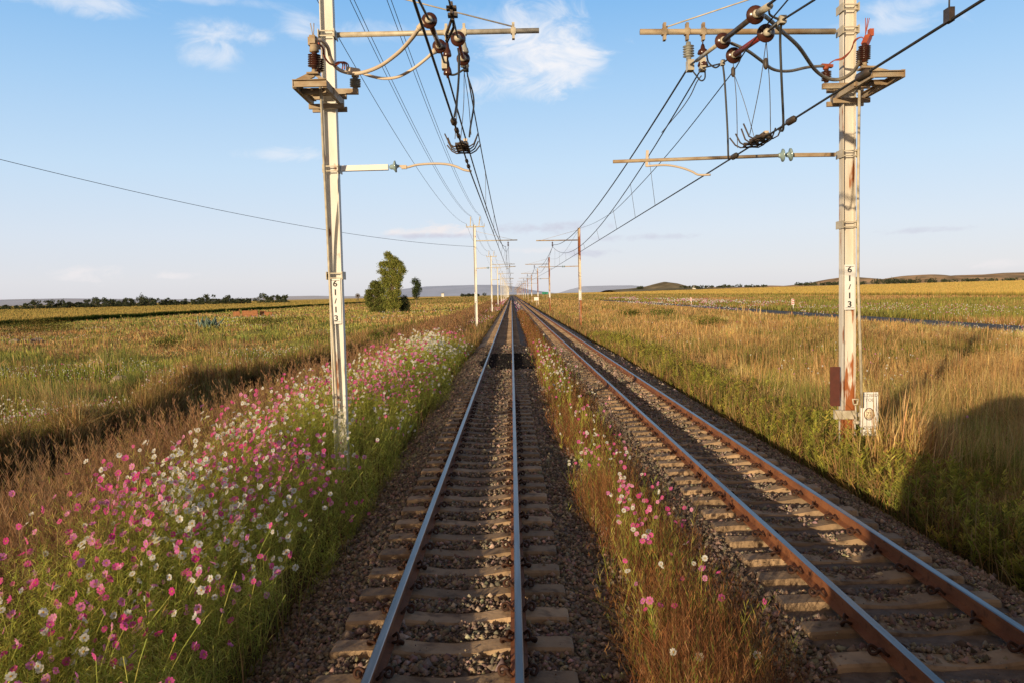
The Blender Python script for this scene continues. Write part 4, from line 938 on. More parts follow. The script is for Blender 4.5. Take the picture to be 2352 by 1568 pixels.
for a in ((1.55, 9.2, .18, .7, 34, .62, 46, .18), (1.35, 13.2, .16, .9, 40, .62, 40, .5), (1.5, 11, .2, .6, 24, .55, 24, .3), (1.45, 17, .2, 1.5, 40, .6, 30, .6), (1.35, 22.5, .22, 2, 60, .62, 60, .6), (1.4, 28, .25, 3, 90, .7, 95, .65), (1.45, 40, .25, 5, 60, .6, 50, .6), (1.45, 7.8, .3, .6, 34, .42, 10, .3), (1.5, 15, .3, 2.5, 46, .5, 22, .4), (1.3, 10, .25, 1.5, 40, .5, 16, .4), (1.75, 7.6, .16, .4, 8, .45, 3, .3), (1.5, 6.2, .3, .5, 26, .36, 2, .3)):
    cosmos_patch(S, Fl, *a)
tag(S.build('strip_cosmos_foliage', M['veg']), 'green cosmos stalks standing between the two tracks', 'foliage', kind='stuff')
tag(Fl.build('strip_cosmos_flowers', M['petal']), 'scattered pink and white cosmos flowers between the two tracks', 'flowers', kind='stuff')

# yellow green weeds along the right shoulder
S = Soup()
def weeds(S, x, y, h, nl, pal, wts, size=.035, spread=.12):
    n = len(x); z = gz(x, y); base = np.stack([x, y, z], 1); h = h*np.exp(RNG.normal(0, .18, n)); tilt = RNG.normal(0, .1, (n, 2))
    Dv = np.stack([tilt[:, 0]*h, tilt[:, 1]*h, h], 1); c = jit(pick(n, pal, wts), n, .18)
    blades(S, base, Dv, np.zeros((n, 3)), np.maximum(.008, pw(y, .35)), np.maximum(.007, pw(y, .3)), c*.4, c*.7)
    for r in range(nl):
        t = np.sqrt(RNG.uniform(.05, 1., n))[:, None]; p = base+Dv*t; aa = RNG.uniform(0, 2*PI, n); L = RNG.uniform(.5, 1.5, n)*spread*(1.15-.7*t[:, 0])
        dv = np.stack([np.cos(aa)*L, np.sin(aa)*L, L*RNG.uniform(.5, 1.6, n)], 1); w = np.maximum(size*.5, pw(y, .5))
        blades(S, p, dv, np.stack([np.zeros(n), np.zeros(n), -L*.4], 1), w*.4, w, c*(.45+.5*t), c*(.6+.65*t), tm=.55)
YW = [(.37, .36, .065), (.50, .45, .10), (.24, .26, .055), (.32, .20, .08)]
x, y = samp(6500, 5.4, 8.9, 5.5, 60, mR=2.2); k = fbm(x, y, 2.2, 26); ok = (k > .33-.2*(x < 6.6)) & (x < 6.4+3*k); x, y = x[ok], y[ok]
weeds(S, x, y, (.26+.55*fbm(x, y, 1.6, 27))*np.clip(.55+(x-5.4)/1.2, .5, 1), 26, YW, [3, 2.4, 2, 1.2], .04)
x, y = samp(3000, 8, 14, 9, 26, mR=2.5); k = fbm(x, y, 2.2, 28); ok = k > .44; weeds(S, x[ok], y[ok], .6, 22, YW, [3, 1, 3, 1])
tag(S.build('shoulder_weeds', M['veg']), 'bushy yellow green weeds along the right shoulder of the railway', 'weeds', kind='stuff')
# distant flowers as dots
Fl = Soup(); S = Soup()
def dots(x, y, zlo, zhi, r, white):
    n = len(x); z = gz(x, y)+RNG.uniform(zlo, zhi, n); flowers(Fl, np.stack([x, y, z], 1), np.maximum(r, pw(y, .42)), np.where((RNG.random(n) < white)[:, None], pick(n, WHITE, [1, 1]), pick(n, PINK, [1, 2, 3, .4])), detail=False)
x, y = samp(10000, -70, -13.5, 24, 190, mL=2); k = fbm(x, y, 14, 29)+.22*np.exp(-((y-46-.25*(x+30))/13)**2); ok = k > .60; dots(x[ok], y[ok], .35, .75, .032, .78)
xx, yy = np.repeat(x[ok], 3), np.repeat(y[ok], 3); xx = xx+RNG.normal(0, .5, len(xx)); yy = yy+RNG.normal(0, .5, len(yy)); c = jit(pick(len(xx), YG, [3, 1, 3, 1]), len(xx)); grassy(S, xx, yy, .6, .006, c*.6, c, .2, kpx=.6)
x, y = samp(1500, 33, 40.5, 40, 260, p=.8); k = fbm(x, y, 8, 30); ok = k > .5; dots(x[ok], y[ok], .5, 1.0, .035, .8)
x, y = samp(3600, 46.5, 62, 68, 420, p=.8); k = fbm(x, y, 14, 31); ok = k > .5; dots(x[ok], y[ok], .5, 1.1, .04, .62)
x, y = samp(700, 9, 30, 18, 80); k = fbm(x, y, 5, 32); ok = k > .6; dots(x[ok], y[ok], .7, 1.0, .03, .7)
x, y = samp(900, -5, -2.3, 47, 420, p=.8); k = fbm(x, y, 9, 33); ok = k > .5; dots(x[ok], y[ok], .5, .9, .035, .3)
x, y = samp(110, .9, 2.2, 45, 300, p=.8); dots(x, y, .4, .7, .03, .6)
tag(Fl.build('distant_flowers', M['petal']), 'white and pink dots of flowers scattered over the meadows', 'flowers', kind='stuff')
tag(S.build('meadow_cosmos_foliage', M['veg']), 'pale green band of flowering plants across the left meadow', 'foliage', kind='stuff')

# single plants
def cosmos_plant(px, py, Y, h, col, label):
    top = P(px, py, Y); base = Vector((top.x+random.uniform(-.05, .05), Y+random.uniform(-.03, .03), top.z-h))
    t = thing('cosmos_plant', label, 'flower', base, 'single cosmos plants between the tracks')
    pts = smooth([base, base.lerp(top, .5)+Vector((.02, 0, 0)), top]); MB().tube(pts, [.006]*(len(pts)-1)+[.003], 5).build('stem', mat_green, t)
    S = Soup(); n = 90; tt = RNG.uniform(.05, .85, n)[:, None]; p = np.array(base)[None]*(1-tt)+np.array(top)[None]*tt; a = RNG.uniform(0, 2*PI, n); L = RNG.uniform(.05, .12, n)
    c = jit(pick(n, YG, [3, 2, 3, 1]), n); blades(S, p, np.stack([np.cos(a)*L*.5, np.sin(a)*L*.5, L], 1), np.zeros((n, 3)), .004, .006, c*.8, c); S.build('leaves', M['veg'], t, tuple(base))
    S = Soup(); flowers(S, np.array([tuple(top)]), np.array([.036]), np.array([col]), True, (-.1, -1.6, .8)); S.build('flower', M['petal'], t, tuple(base))
mat_green = mat('plant_stem', (.16, .2, .05), (.12, .16, .04), .6, 8)
cosmos_plant(1492, 1378, 6.9, .42, (.78, .26, .52), 'light pink cosmos standing low in the weeds between the tracks, nearest the left track')
cosmos_plant(1657, 1372, 7.3, .30, (.76, .14, .42), 'deep pink cosmos low on the stones beside the right track')
cosmos_plant(1739, 1503, 6.5, .28, (.82, .82, .8), 'white cosmos near the bottom edge beside the right track sleepers')
cosmos_plant(1606, 1508, 6.3, .26, (.82, .8, .7), 'small white cosmos at the bottom of the strip between the tracks')

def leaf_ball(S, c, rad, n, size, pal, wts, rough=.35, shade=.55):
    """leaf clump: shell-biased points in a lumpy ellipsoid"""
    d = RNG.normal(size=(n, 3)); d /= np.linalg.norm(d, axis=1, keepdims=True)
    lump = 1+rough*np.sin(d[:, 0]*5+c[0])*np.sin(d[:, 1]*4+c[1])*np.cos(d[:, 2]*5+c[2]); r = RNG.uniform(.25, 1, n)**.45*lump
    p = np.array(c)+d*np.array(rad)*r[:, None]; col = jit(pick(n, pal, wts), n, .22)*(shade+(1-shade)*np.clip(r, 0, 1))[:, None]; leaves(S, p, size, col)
BUSHP = [(.09, .12, .025), (.13, .16, .03), (.06, .085, .02)]
def bush(px, py, Y, w, h, label, pal=BUSHP, n=1200, name='bush', size=None):
    b = P(px, py, Y); zg = float(gz(b.x, Y)); S = Soup(); sz = size or max(.05, pw(Y, 1.3))
    t = thing(name, label, name.split('_')[-1], (b.x, Y, zg))
    for k in range(7):
        cx = b.x+random.uniform(-.32, .32)*w; cz = zg+h*random.uniform(.3, .62); leaf_ball(S, (cx, Y+random.uniform(-.3, .3)*w, cz), (w*.28, w*.28, h*.38), n//7, sz, pal, [1]*len(pal))
    S.build('leaves', M['leaf'], t, (b.x, Y, zg))
    mb = MB()
    for k in range(4): mb.tube([(b.x, Y, zg-.05), (b.x+random.uniform(-.25, .25)*w, Y+random.uniform(-.2, .2)*w, zg+h*.5)], [.03, .01], 5)
    mb.build('stems', 'bark', t)
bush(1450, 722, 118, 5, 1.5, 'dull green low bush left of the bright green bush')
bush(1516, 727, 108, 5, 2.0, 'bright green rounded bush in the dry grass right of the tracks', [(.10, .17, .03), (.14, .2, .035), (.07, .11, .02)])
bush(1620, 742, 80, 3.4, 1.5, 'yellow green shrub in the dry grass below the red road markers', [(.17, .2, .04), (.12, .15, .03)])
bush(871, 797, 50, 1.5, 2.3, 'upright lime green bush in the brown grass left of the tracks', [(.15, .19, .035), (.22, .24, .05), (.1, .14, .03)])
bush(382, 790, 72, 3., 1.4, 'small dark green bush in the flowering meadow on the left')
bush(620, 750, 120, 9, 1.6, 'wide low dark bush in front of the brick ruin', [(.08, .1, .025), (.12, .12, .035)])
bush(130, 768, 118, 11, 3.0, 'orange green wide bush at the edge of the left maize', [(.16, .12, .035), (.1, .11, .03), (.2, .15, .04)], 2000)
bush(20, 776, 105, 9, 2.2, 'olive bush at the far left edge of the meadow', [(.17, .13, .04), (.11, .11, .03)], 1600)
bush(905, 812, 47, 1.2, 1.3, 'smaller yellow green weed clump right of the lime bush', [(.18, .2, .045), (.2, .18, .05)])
# tall dry tussock beside the right mast
b = P(2085, 1065, 14.2); t = thing('grass_tussock', 'tall pale dry grass tussock right of the notice plate', 'grass tussock', (b.x, 14.2, float(gz(b.x, 14.2))))
S = Soup(); n = 900; x = b.x+RNG.normal(0, .3, n); y = 14.2+RNG.normal(0, .3, n); c = jit(pick(n, TAN, [3, 1, 3, 1]), n); grassy(S, x, y, 1.1, .006, c*.7, c*1.15, .2, True, .55)
S.build('blades', M['veg'], t, tuple(t.location))

# agave
ag = P(480, 762, 109); zg = float(gz(ag.x, 109)); t = thing('agave_plant', 'big blue grey agave with spiky leaves in the left meadow', 'plant', (ag.x, 109, zg)); 
for k in range(22):
    a = k*2.4; tilt = .25+.75*(k/22); L = 1.7*random.uniform(.8, 1.15); ox = random.uniform(-1.2, 1.2); d = Vector((math.cos(a)*tilt, math.sin(a)*tilt, 1)).normalized(); b = Vector((ag.x+ox, 109+random.uniform(-.6, .6), zg+.1))
    q = [b, b+d*L*.4, b+d*L*.75+Vector((math.cos(a), math.sin(a), 0))*.05, b+d*L]; MB().tube(q, [.11, .13, .08, .01], 6).build('leaf', 'agave', t)

# rocks
def rock(px, py, Y, r, label, flat=.6):
    b = P(px, py, Y); zg = float(gz(b.x, Y)); rr = random.Random(px); mb = MB(); n, m = 10, 6; vs = []
    for i in range(m+1):
        th = PI*i/m
        for k in range(n):
            f = r*rr.uniform(.8, 1.15); a = 2*PI*k/n; vs.append((b.x+f*math.sin(th)*math.cos(a)*1.3, Y+f*math.sin(th)*math.sin(a), zg+r*flat*.6+f*flat*math.cos(th)))
    mb.add(vs, [(i*n+k, i*n+(k+1) % n, (i+1)*n+(k+1) % n, (i+1)*n+k) for i in range(m) for k in range(n)], smooth=False); tag(mb.build('rock', 'rock'), label, 'rock', 'rocks in the left meadow')
rock(279, 866, 43, .42, 'larger pale boulder in the short grass left of the gully'); rock(262, 858, 44, .25, 'small pale rock left of the larger boulder'); rock(85, 778, 92, .6, 'right pale rock of the row at the far left'); rock(60, 780, 91, .5, 'middle pale rock of the row at the far left'); rock(33, 783, 90, .45, 'left pale rock of the row at the far left')

# ruined brick walls
rb = P(580, 729, 197); zg = float(gz(rb.x, 197)); t = thing('brick_ruin', 'low ruined orange brick walls beyond the left meadow', 'ruin', (rb.x, 197, zg))
def rwall(px0, px1, top, dy=0., dep=.4, name='wall'):
    a = P(px0, 728, 197); b = P(px1, 728, 197); mb = MB(); n = 7; rr = random.Random(int(px0))
    zs = [zg+top*(1-.22*rr.random()) for _ in range(n+1)]; vs = []
    for i in range(n+1):
        x = a.x+(b.x-a.x)*i/n
        for yy in (0, dep): vs += [(x, 197+dy+yy, zg-.3), (x, 197+dy+yy, zs[i])]
    fs = []
    for i in range(n):
        q = i*4; fs += [(q, q+4, q+5, q+1), (q+2, q+3, q+7, q+6), (q+1, q+5, q+7, q+3)]
    fs += [(0, 1, 3, 2), (n*4, n*4+2, n*4+3, n*4+1)]; mb.add(vs, fs); mb.build(name, 'brick', t)
rwall(536, 551, 1.55); rwall(554, 590, 1.6, .6); rwall(590, 604, 1.45, 2.5); rwall(604, 622, 1.25, 1.2)

# trees
EUC = [(.28, .31, .075), (.37, .38, .095), (.20, .23, .06), (.42, .41, .12)]
DARK = [(.08, .10, .05), (.11, .125, .055), (.065, .08, .045)]
def tree(px, py, Y, h, balls, label, pal=EUC, trunk=.22, name='gum_tree', n=260, size=None, group=None, bare=0):
    """balls: (dx, z, rx, rz) as fractions of the height"""
    b = P(px, py, Y); zg = float(gz(b.x, Y)); t = thing(name, label, 'tree', (b.x, Y, zg), group); mb = MB(); top = max(z for _, z, _, _ in balls)
    mb.tube(smooth([(b.x, Y, zg-.3), (b.x+.01*h, Y, zg+h*.25), (b.x-.01*h, Y, zg+h*.5), (b.x, Y, zg+h*top*.95)]), [trunk*(1-.8*i/18) for i in range(19)], 8)
    S = Soup(); sz = size or max(.12, pw(Y, 1.15))
    for dx, z, rx, rz in balls:
        c = (b.x+dx*h, Y+random.uniform(-.5, .5)*rx*h, zg+z*h); mb.tube([(b.x, Y, zg+max(.15, z-.18)*h), ((b.x+c[0])/2, (Y+c[1])/2, zg+(z-.06)*h), c], [trunk*.4, trunk*.25, trunk*.1], 5)
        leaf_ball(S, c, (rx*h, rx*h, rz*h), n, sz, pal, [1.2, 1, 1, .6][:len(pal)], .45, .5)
    for k in range(bare): mb.tube([(b.x, Y, zg+h*(.3+.03*k)), (b.x+random.uniform(-.2, .2)*h, Y, zg+h*(.45+.05*k))], [trunk*.3, .02], 4)
    mb.build('trunk', 'bark', t); S.build('crown', M['leaf'], t, (b.x, Y, zg)); return t
def eb(k, w, z0, z1, r):
    out = []
    for i in range(k):
        z = z0+(z1-z0)*(i+random.random()*.5)/k; f = (z-z0)/(z1-z0); ww = w*math.sin(PI*min(1, .18+.78*f))**.6; out.append((random.uniform(-1, 1)*ww*.62, z, r*random.uniform(.75, 1.25), r*random.uniform(.9, 1.5)))
    return out
def lobes(pts, r): return [(x+random.gauss(0, r*.45), z+random.gauss(0, r*.4), r*random.uniform(.7, 1.2), r*random.uniform(.6, 1.1)) for x, z in pts for _ in range(8)]
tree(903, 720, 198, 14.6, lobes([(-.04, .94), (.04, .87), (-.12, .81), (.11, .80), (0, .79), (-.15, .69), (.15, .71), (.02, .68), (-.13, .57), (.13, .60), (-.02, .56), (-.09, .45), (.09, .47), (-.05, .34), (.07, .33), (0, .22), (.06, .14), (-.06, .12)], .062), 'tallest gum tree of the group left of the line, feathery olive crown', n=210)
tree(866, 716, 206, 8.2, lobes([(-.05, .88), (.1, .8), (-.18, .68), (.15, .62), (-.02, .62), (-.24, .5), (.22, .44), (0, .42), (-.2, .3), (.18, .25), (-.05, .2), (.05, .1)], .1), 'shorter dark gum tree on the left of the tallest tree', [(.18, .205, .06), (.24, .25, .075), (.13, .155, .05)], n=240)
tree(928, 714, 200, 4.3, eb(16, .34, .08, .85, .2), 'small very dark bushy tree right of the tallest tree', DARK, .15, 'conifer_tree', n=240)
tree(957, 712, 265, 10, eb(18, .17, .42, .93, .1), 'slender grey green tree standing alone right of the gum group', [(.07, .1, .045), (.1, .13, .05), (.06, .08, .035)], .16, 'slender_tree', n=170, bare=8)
# far row on the left
HAZED = [(.10, .12, .07), (.125, .14, .08), (.08, .10, .062)]  # far tree greens paled, distance haze put into the colour
rows = [(-10, 10), (15, 9), (38, 8), (60, 11), (81, 16), (96, 9), (113, 15), (135, 14), (152, 11), (167, 12), (185, 10), (205, 13), (226, 16), (244, 13), (262, 15), (282, 14), (300, 15), (322, 20), (340, 17), (356, 12), (376, 10), (390, 13), (405, 10), (424, 11), (446, 10), (462, 12), (480, 16), (497, 11), (518, 14), (534, 9), (552, 10), (570, 9), (606, 15), (622, 13), (640, 13), (655, 12)]
for i, (px, hp) in enumerate(rows):
    yb = 714-22*px/600.; Y = 560+(i % 3)*25+px*.25; h = hp*1.55*Y/1880
    lab = {4: 'isolated upright tree near the left end of the far tree row', 17: 'tallest round tree of the far row, left of centre', 26: 'thin topped tree rising above the middle of the far row', 32: 'leftmost tree of the detached clump at the right of the far row'}.get(i, 'dark rounded tree in the far row beyond the left maize field')
    tree(px, yb, Y, h, [(random.gauss(0, .26), random.uniform(.3, .92), random.uniform(.12, .24), random.uniform(.1, .2)) for _ in range(13)]+[(random.uniform(-.5, .5), .2, .25, .16) for _ in range(4)], lab, HAZED, .25, 'distant_tree', 40, pw(Y, 1.5), 'trees in the far row on the left')
def wood(px0, px1, y0, y1, Y, hpx, label, pal=DARK, n=2600):
    S = Soup()
    for k in range(int((px1-px0)/4)+2):
        px = px0+(px1-px0)*random.random(); f = (px-px0)/(px1-px0); b = P(px, y0+(y1-y0)*f, Y+random.uniform(-30, 30)); h = hpx*Y/1880*random.uniform(.45, 1.1)
        leaf_ball(S, (b.x, b.y, b.z+h*.4), (h*.8, h*.8, h*.6), max(30, int(n/((px1-px0)/4+2))), pw(Y, 1.4), pal, [1]*len(pal))
    tag(S.build('distant_wood', M['leaf']), label, 'wood', kind='stuff')
HAZED = [(.07, .085, .05), (.085, .1, .06), (.055, .07, .045)]  # haze of distance mixed into the woods' leaf colours
wood(-40, 300, 714, 703, 640, 10, 'low hedge of bushes under the left half of the far tree row', HAZED, 3600)
wood(300, 590, 703, 692, 700, 9, 'low hedge of bushes under the right half of the far tree row', HAZED, 2600)
wood(1062, 1118, 681, 679, 900, 7, 'low dark wood left of the vanishing point', HAZED, 900)
wood(1556, 1760, 662, 659, 1500, 6, 'thin dark wood at the foot of the small hill', HAZED, 1600)
wood(1830, 1990, 656, 653, 1500, 7, 'dark wood below the hills behind the right mast', HAZED, 1800)
wood(2005, 2150, 652, 649, 1400, 12, 'dense dark wood below the hills right of the mast', HAZED, 2400)
wood(2155, 2400, 648, 643, 1500, 7, 'thin wood below the hills at the right edge', HAZED, 1600)
wood(1462, 1480, 664, 663, 1300, 6, 'tiny clump of trees alone in the far right field', HAZED, 200)

# wind pump, road furniture, far houses
wp = P(822, 685, 400); zg = float(gz(wp.x, 400)); t = thing('wind_pump', 'small steel wind pump standing beyond the maize', 'wind pump', (wp.x, 400, zg)); hh = 5.
mb = MB()
for sx in (-1, 1):
    for sy in (-1, 1): mb.tube([(wp.x+sx*.9, 400+sy*.9, zg), (wp.x, 400, zg+hh)], .06, 5)
for f in (.3, .6): mb.tube([(wp.x-.9*(1-f), 399.6, zg+hh*f), (wp.x+.9*(1-f), 399.6, zg+hh*f)], .04, 4)
mb.build('tower', 'dark_steel', t)
mb = MB()
for k in range(12): a = k*PI/6; mb.bar((wp.x, 399.5, zg+hh), (wp.x+1.3*math.cos(a), 399.5, zg+hh+1.3*math.sin(a)), .3, .04, up=(0, 1, 0))
mb.build('wheel', 'dark_steel', t); MB().bar((wp.x, 400, zg+hh), (wp.x+.8, 402, zg+hh), .04, .5).build('tail', 'dark_steel', t)
def marker(px, py, Y, label):
    b = P(px, py, Y); zg = float(gz(b.x, Y)); t = thing('road_marker', label, 'road marker', (b.x, Y, zg), 'red and white road markers')
    MB().box((b.x, Y, zg+.75), (.12, .08, 1.9)).build('post', 'plate', t); MB().box((b.x-.1, Y-.07, zg+1.45), (.5, .03, 1.05)).build('board', 'plate', t)
    mb = MB()
    for k in range(3): mb.bar((b.x-.33, Y-.1, zg+1.05+.33*k), (b.x+.13, Y-.1, zg+1.25+.33*k), .02, .13)
    mb.build('stripe', 'marker_red', t)
marker(1588, 706, 215, 'red and white road marker post left of the other one beside the road'); marker(1822, 704, 143, 'red and white road marker post nearer the right mast')
b = P(1252, 676, 600); zg = float(gz(b.x, 600)); t = thing('road_sign', 'green direction sign far away right of the tracks', 'road sign', (b.x, 600, zg)); MB().box((b.x, 600, b.z+.7), (4.4, .1, 1.6)).build('panel', 'green_sign', t)
mb = MB()
for s in (-1.5, 1.5): mb.box((b.x+s, 600.2, (zg+b.z)/2), (.2, .2, b.z-zg+1))
mb.build('post', 'steel', t)
b = P(1232, 687, 196); zg = float(gz(b.x, 196)); t = thing('lineside_board', 'small white board standing by the fourth mast on the right', 'board', (b.x, 196, zg)); MB().box((b.x, 196, b.z), (1.1, .04, .8)).build('panel', 'plate', t); MB().box((b.x, 196.05, (b.z+zg)/2-.1), (.1, .06, b.z-zg+.3)).build('post', 'steel', t)
def house(px, py, Y, w, label):
    b = P(px, py, Y); zg = min(float(gz(b.x, Y)), b.z-1.2); t = thing('farm_house', label, 'house', (b.x, Y, zg)); hh = 3.2
    MB().box((b.x, Y, zg+(b.z-zg+hh)/2), (w, 7, b.z-zg+hh)).build('wall', 'wall', t); z = b.z+hh
    MB().add([(b.x-w/2-.4, Y-4, z), (b.x+w/2+.4, Y-4, z), (b.x+w/2+.4, Y+4, z), (b.x-w/2-.4, Y+4, z), (b.x-w/2, Y, z+2.2), (b.x+w/2, Y, z+2.2)], [(0, 1, 5, 4), (2, 3, 4, 5), (0, 4, 3), (1, 2, 5)]).build('roof', 'roofm', t)
house(1574, 679, 2300, 0.1+12, 'tiny white farm house under the small hill on the right') if False else None
house(1594, 660.5, 2100, 8, 'tiny white farm house below the small dark hill'); house(1017, 677, 2600, 8, 'tiny white building left of the vanishing point'); 

# road
mb = MB(); ysr = list(np.concatenate([np.arange(20, 120, 4), geo(120, 900, 30)]))
vs = []; fs = []
for i, yy in enumerate(ysr):
    for xx in (40.2, 41., 43.3, 45.6, 46.4): vs.append((xx, yy, -1.02+(.05 if xx == 43.3 else 0)-(.2 if xx in (40.2, 46.4) else 0)))
for i in range(len(ysr)-1):
    for k in range(4): fs.append((i*5+k, i*5+k+1, i*5+k+6, i*5+k+5))
mb.add(vs, fs); tag(mb.build('road', 'asphalt'), 'dark tarred road beyond the dry grass on the right', 'road', kind='structure')
mb = MB()
for xx in (41.15, 45.45): mb.add([(xx-.06, yy, -1.012+(.0036*0)+.05*(1-abs(xx-43.3)/2.3)) for yy in ysr]+[(xx+.06, yy, -1.012+.05*(1-abs(xx-43.3)/2.3)) for yy in ysr], [(i, len(ysr)+i, len(ysr)+i+1, i+1) for i in range(len(ysr)-1)])
tag(mb.build('road_line', mat('yellow_line', (.5, .38, .08), (.4, .3, .07))), 'faded yellow edge lines of the road', 'road marking', kind='structure')

# hills; distance haze is painted into the far ones as blue
def hill(sky, Y, depth, base, c1, c2, label, k=0, name='hill', m='hill'):
    """ridge whose skyline runs through the listed directions"""
    pts = [P(px, py, Y) for px, py in sky]; hx = [p.x for p in pts]; hz = [p.z for p in pts]
    xs = np.linspace(hx[0], hx[-1], 220); ys = Y+depth*np.linspace(-1, 1, 26)
    def zf(x, y):
        e = np.cos(np.clip((y-Y)/depth, -1, 1)*PI/2)**1.2; rid = np.interp(x, hx, hz)
        return base+(rid-base)*e*(1+.06*(fbm(x, y, depth*.5, k)-.5)*(1-np.abs(2*e-1)))+(fbm(x, y, depth*.08, k+3)-.5)*.012*Y/8*(e > .02)*.12
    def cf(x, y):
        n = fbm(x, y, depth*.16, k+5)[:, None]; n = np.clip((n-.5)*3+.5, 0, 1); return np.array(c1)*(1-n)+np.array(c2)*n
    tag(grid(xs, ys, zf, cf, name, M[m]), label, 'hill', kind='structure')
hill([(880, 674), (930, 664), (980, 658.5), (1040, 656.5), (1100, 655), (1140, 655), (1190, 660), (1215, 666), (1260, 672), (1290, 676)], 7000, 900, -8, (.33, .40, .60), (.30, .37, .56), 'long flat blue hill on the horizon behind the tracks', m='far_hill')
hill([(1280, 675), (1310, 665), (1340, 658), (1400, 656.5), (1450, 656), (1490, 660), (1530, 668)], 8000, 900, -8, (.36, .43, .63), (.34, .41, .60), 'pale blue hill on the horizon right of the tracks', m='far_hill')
hill([(1395, 667), (1440, 664), (1480, 660), (1505, 653), (1525, 648), (1548, 651), (1570, 658), (1600, 662), (1640, 662.5)], 2300, 260, 0, (.10, .10, .085), (.17, .145, .105), 'small dark pointed hill beyond the right field', 2)
hill([(1590, 664), (1650, 659.5), (1700, 660), (1760, 656.5), (1800, 658), (1850, 653), (1890, 648), (1915, 641), (1945, 636.5), (1985, 640), (2030, 645), (2055, 639), (2085, 633.5), (2130, 631), (2165, 636), (2200, 632.5), (2260, 631), (2310, 627), (2352, 626), (2420, 630), (2500, 634), (2600, 640), (2750, 652)], 2600, 380, 0, (.16, .135, .11), (.30, .215, .15), 'range of brown rocky hills along the right horizon', 4)
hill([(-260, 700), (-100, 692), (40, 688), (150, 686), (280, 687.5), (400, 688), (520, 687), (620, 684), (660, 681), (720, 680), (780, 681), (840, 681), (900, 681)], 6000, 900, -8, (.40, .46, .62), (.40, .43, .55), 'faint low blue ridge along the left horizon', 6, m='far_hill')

# train that carries the camera: only its long shadow falls into the picture
t = thing('train_coach', 'dark blue coach on the left track, casting the big shadow on the right grass', 'train', (-.57, -12, 0))
prof = [(-1.47, .55), (-1.47, 2.7), (-1.4, 3.1), (-1.16, 3.5), (-.65, 3.8), (0, 3.92), (.65, 3.8), (1.16, 3.5), (1.4, 3.1), (1.47, 2.7), (1.47, .55)]
mb = MB(); n = len(prof); L0, L1 = -.14, -24
mb.add([(-.57+x, yy, z) for yy in (L0, L1) for x, z in prof], [(i, i+1, n+i+1, n+i) for i in range(n-1)]+[(n-1, 0, n, 2*n-1)]+[tuple(range(n-1, -1, -1)), tuple(range(n, 2*n))]); mb.build('body', 'train', t)
for s in (-1, 1):
    for k in range(7): MB().box((-.57+s*1.475, -3-k*3, 2.35), (.02, 1.6, .8)).build('window', 'glass', t)
for yy in (-3.5, -6, -18, -20.5):
    for s in (-1, 1): MB().lathe((-.57+s*HG-.06, yy, .43), (-.57+s*HG+.06, yy, .43), [(0, .42), (1, .42)], 20).build('wheel', 'dark_steel', t)

# ------------------------------------------------------------------ light and sky
SUN_AZ, SUN_EL = 32.7, 9.0
az, el = math.radians(SUN_AZ), math.radians(SUN_EL)
d = Vector((math.sin(az)*math.cos(el), math.cos(az)*math.cos(el), -math.sin(el)))
sl = bpy.data.lights.new('sun', 'SUN'); sl.energy = 5.0; sl.angle = math.radians(.5); sl.color = (1, .77, .48)
so = bpy.data.objects.new('sun', sl); C.objects.link(so); so.rotation_euler = d.to_track_quat('-Z', 'Y').to_euler(); so.location = (-20, -30, 20)
w = bpy.data.worlds.new('World'); scene.world = w; w.use_nodes = True; nt = w.node_tree; N = nt.nodes; L = nt.links; N.clear()
wo = N.new('ShaderNodeOutputWorld'); bg = N.new('ShaderNodeBackground'); L.new(bg.outputs[0], wo.inputs[0]); bg.inputs[1].default_value = .12
sky = N.new('ShaderNodeTexSky'); sky.sky_type = 'NISHITA'; sky.sun_disc = False; sky.sun_elevation = el; sky.sun_rotation = math.radians(180+SUN_AZ); sky.altitude = 1500; sky.air_density = 1.; sky.dust_density = 1.2; sky.ozone_density = 1.
tc = N.new('ShaderNodeTexCoord')
def mth(op, a, b=None, c=None):
    m = N.new('ShaderNodeMath'); m.operation = op
    for i, v in enumerate((a, b, c)):
        if v is None: continue
        if isinstance(v, (int, float)): m.inputs[i].default_value = v
        else: L.new(v, m.inputs[i])
    return m.outputs[0]
sx = N.new('ShaderNodeSeparateXYZ'); L.new(tc.outputs['Generated'], sx.inputs[0])
AZ = mth('ARCTAN2', sx.outputs[0], sx.outputs[1]); EL = mth('ARCSINE', sx.outputs[2])
cmb = N.new('ShaderNodeCombineXYZ'); L.new(AZ, cmb.inputs[0]); L.new(mth('MULTIPLY', EL, 1.9), cmb.inputs[1])
def noise(scale, det, rough=.55, dist=.4):
    n = N.new('ShaderNodeTexNoise'); n.inputs['Scale'].default_value = scale; n.inputs['Detail'].default_value = det; n.inputs['Roughness'].default_value = rough; n.inputs['Distortion'].default_value = dist; L.new(cmb.outputs[0], n.inputs['Vector']); return n.outputs[0]
N1 = noise(13, 10, .62, 1.2); N2 = noise(46, 8, .6, .3)
def mixc(f, a, b):
    m = N.new('ShaderNodeMix'); m.data_type = 'RGBA'
    for i, v in ((0, f), (6, a), (7, b)):
        if isinstance(v, tuple): m.inputs[i].default_value = (*v, 1)
        elif isinstance(v, (int, float)): m.inputs[i].default_value = v
        else: L.new(v, m.inputs[i])
    return m.outputs[2]
def azel(px, py):
    p = P(px, py, 100)-EYE; return math.atan2(p.x, p.y), math.asin(p.z/p.length)
cr = N.new('ShaderNodeValToRGB'); L.new(mth('MULTIPLY', EL, 1/1.2), cr.inputs[0])
stops = [(0, (.70, .70, .77)), (.02, (.74, .745, .81)), (.06, (.70, .77, .885)), (.125, (.57, .745, .94)), (.2, (.40, .64, .93)), (.29, (.21, .49, .88)), (.34, (.10, .26, .52)), (.42, (.03, .07, .14)), (1, (.012, .03, .07))]
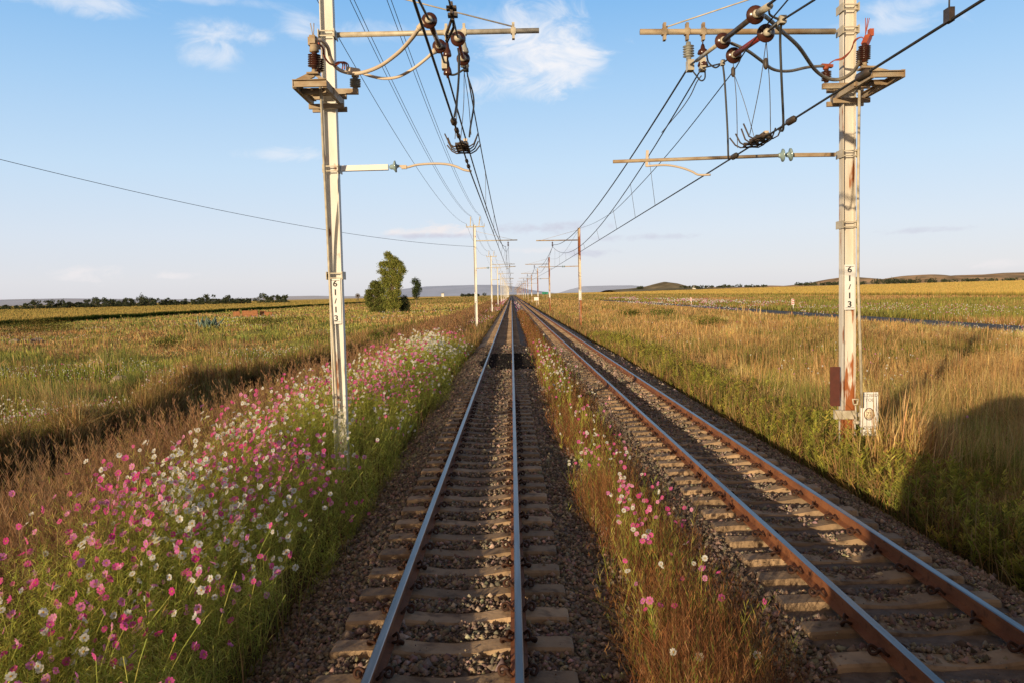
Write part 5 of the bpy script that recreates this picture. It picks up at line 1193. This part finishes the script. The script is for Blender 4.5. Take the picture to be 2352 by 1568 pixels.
while len(cr.color_ramp.elements) < len(stops): cr.color_ramp.elements.new(.5)
for e, (ps, c_) in zip(cr.color_ramp.elements, stops): e.position = ps; e.color = (*c_, 1)
vs_ = N.new('ShaderNodeVectorMath'); vs_.operation = 'SCALE'; L.new(cr.outputs[0], vs_.inputs[0]); vs_.inputs['Scale'].default_value = 1.05/.12
col = mixc(.88, sky.outputs[0], vs_.outputs[0])
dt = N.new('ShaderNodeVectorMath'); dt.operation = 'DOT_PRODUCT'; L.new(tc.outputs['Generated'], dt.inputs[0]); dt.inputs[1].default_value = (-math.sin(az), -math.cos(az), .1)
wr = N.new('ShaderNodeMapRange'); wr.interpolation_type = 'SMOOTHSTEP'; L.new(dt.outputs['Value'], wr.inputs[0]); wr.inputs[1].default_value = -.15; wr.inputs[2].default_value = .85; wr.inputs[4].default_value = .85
col = mixc(wr.outputs[0], col, (3.7, 2.6, 1.7))      # warm fill glow added to the sky's sun side, behind the viewpoint
# cloud patches: picture direction, half sizes, strength, softness noise, tint
CL = [(1265, 115, 135, 85, 1.05, N1, 0), (1165, 205, 80, 36, 1., N1, 0), (1330, 160, 70, 50, .8, N1, 0), (1130, 60, 110, 45, .45, N1, 0), (690, 60, 52, 30, .62, N1, 0), (515, 75, 95, 26, .72, N1, 0), (492, 126, 62, 26, .62, N1, 0), (190, 8, 130, 22, .6, N1, 0), (480, 0, 150, 12, .4, N1, 0), (655, 356, 92, 16, .62, N1, 0), (880, 75, 130, 22, .4, N1, 0),
      (1005, 527, 42, 16, .95, N2, 1), (1050, 532, 45, 11, .8, N2, 1), (930, 534, 60, 9, .65, N2, 1), (990, 543, 110, 7, .6, N2, 2), (1260, 524, 130, 14, .55, N2, 2), (1350, 582, 70, 10, .55, N2, 2), (200, 630, 70, 16, .55, N2, 1), (400, 633, 40, 9, .5, N2, 1), (2080, 12, 90, 18, .55, N1, 0), (2030, 58, 110, 18, .5, N1, 0), (2300, 605, 60, 10, .45, N2, 1), (2120, 530, 90, 7, .4, N2, 2), (1480, 545, 120, 8, .45, N2, 2), (1230, 575, 60, 8, .4, N2, 1)]
CL = [(a, b, c*1.4, d*1.35, e*(1.05 if g == 0 else 1.5), f, g) for a, b, c, d, e, f, g in CL]
CC = [(7.5, 7.6, 8.0), (7.3, 7.0, 7.1), (5.2, 5.3, 6.2)]
for px, py, hw, hh, amp, nz, tint in CL:
    a0, e0 = azel(px, py); u = mth('DIVIDE', mth('SUBTRACT', AZ, a0), hw/F_PX); v = mth('DIVIDE', mth('SUBTRACT', EL, e0), hh/F_PX)
    r2 = mth('ADD', mth('MULTIPLY', u, u), mth('MULTIPLY', v, v)); g = mth('EXPONENT', mth('MULTIPLY', r2, -.9))
    f = mth('SUBTRACT', mth('ADD', mth('MULTIPLY', g, .62), nz), .79); mr_ = N.new('ShaderNodeMapRange'); mr_.interpolation_type = 'SMOOTHSTEP'; L.new(f, mr_.inputs[0]); mr_.inputs[1].default_value = 0; mr_.inputs[2].default_value = .5; mr_.inputs[3].default_value = 0; mr_.inputs[4].default_value = amp
    col = mixc(mr_.outputs[0], col, CC[tint])
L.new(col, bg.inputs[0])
scene.view_settings.view_transform = 'Standard'; scene.view_settings.look = 'None'; scene.view_settings.exposure = 0; scene.view_settings.gamma = 1
scene.render.engine = 'CYCLES'; scene.cycles.max_bounces = 6; scene.cycles.diffuse_bounces = 3
for o in list(bpy.data.objects):
    if '_o' in o: del o['_o']
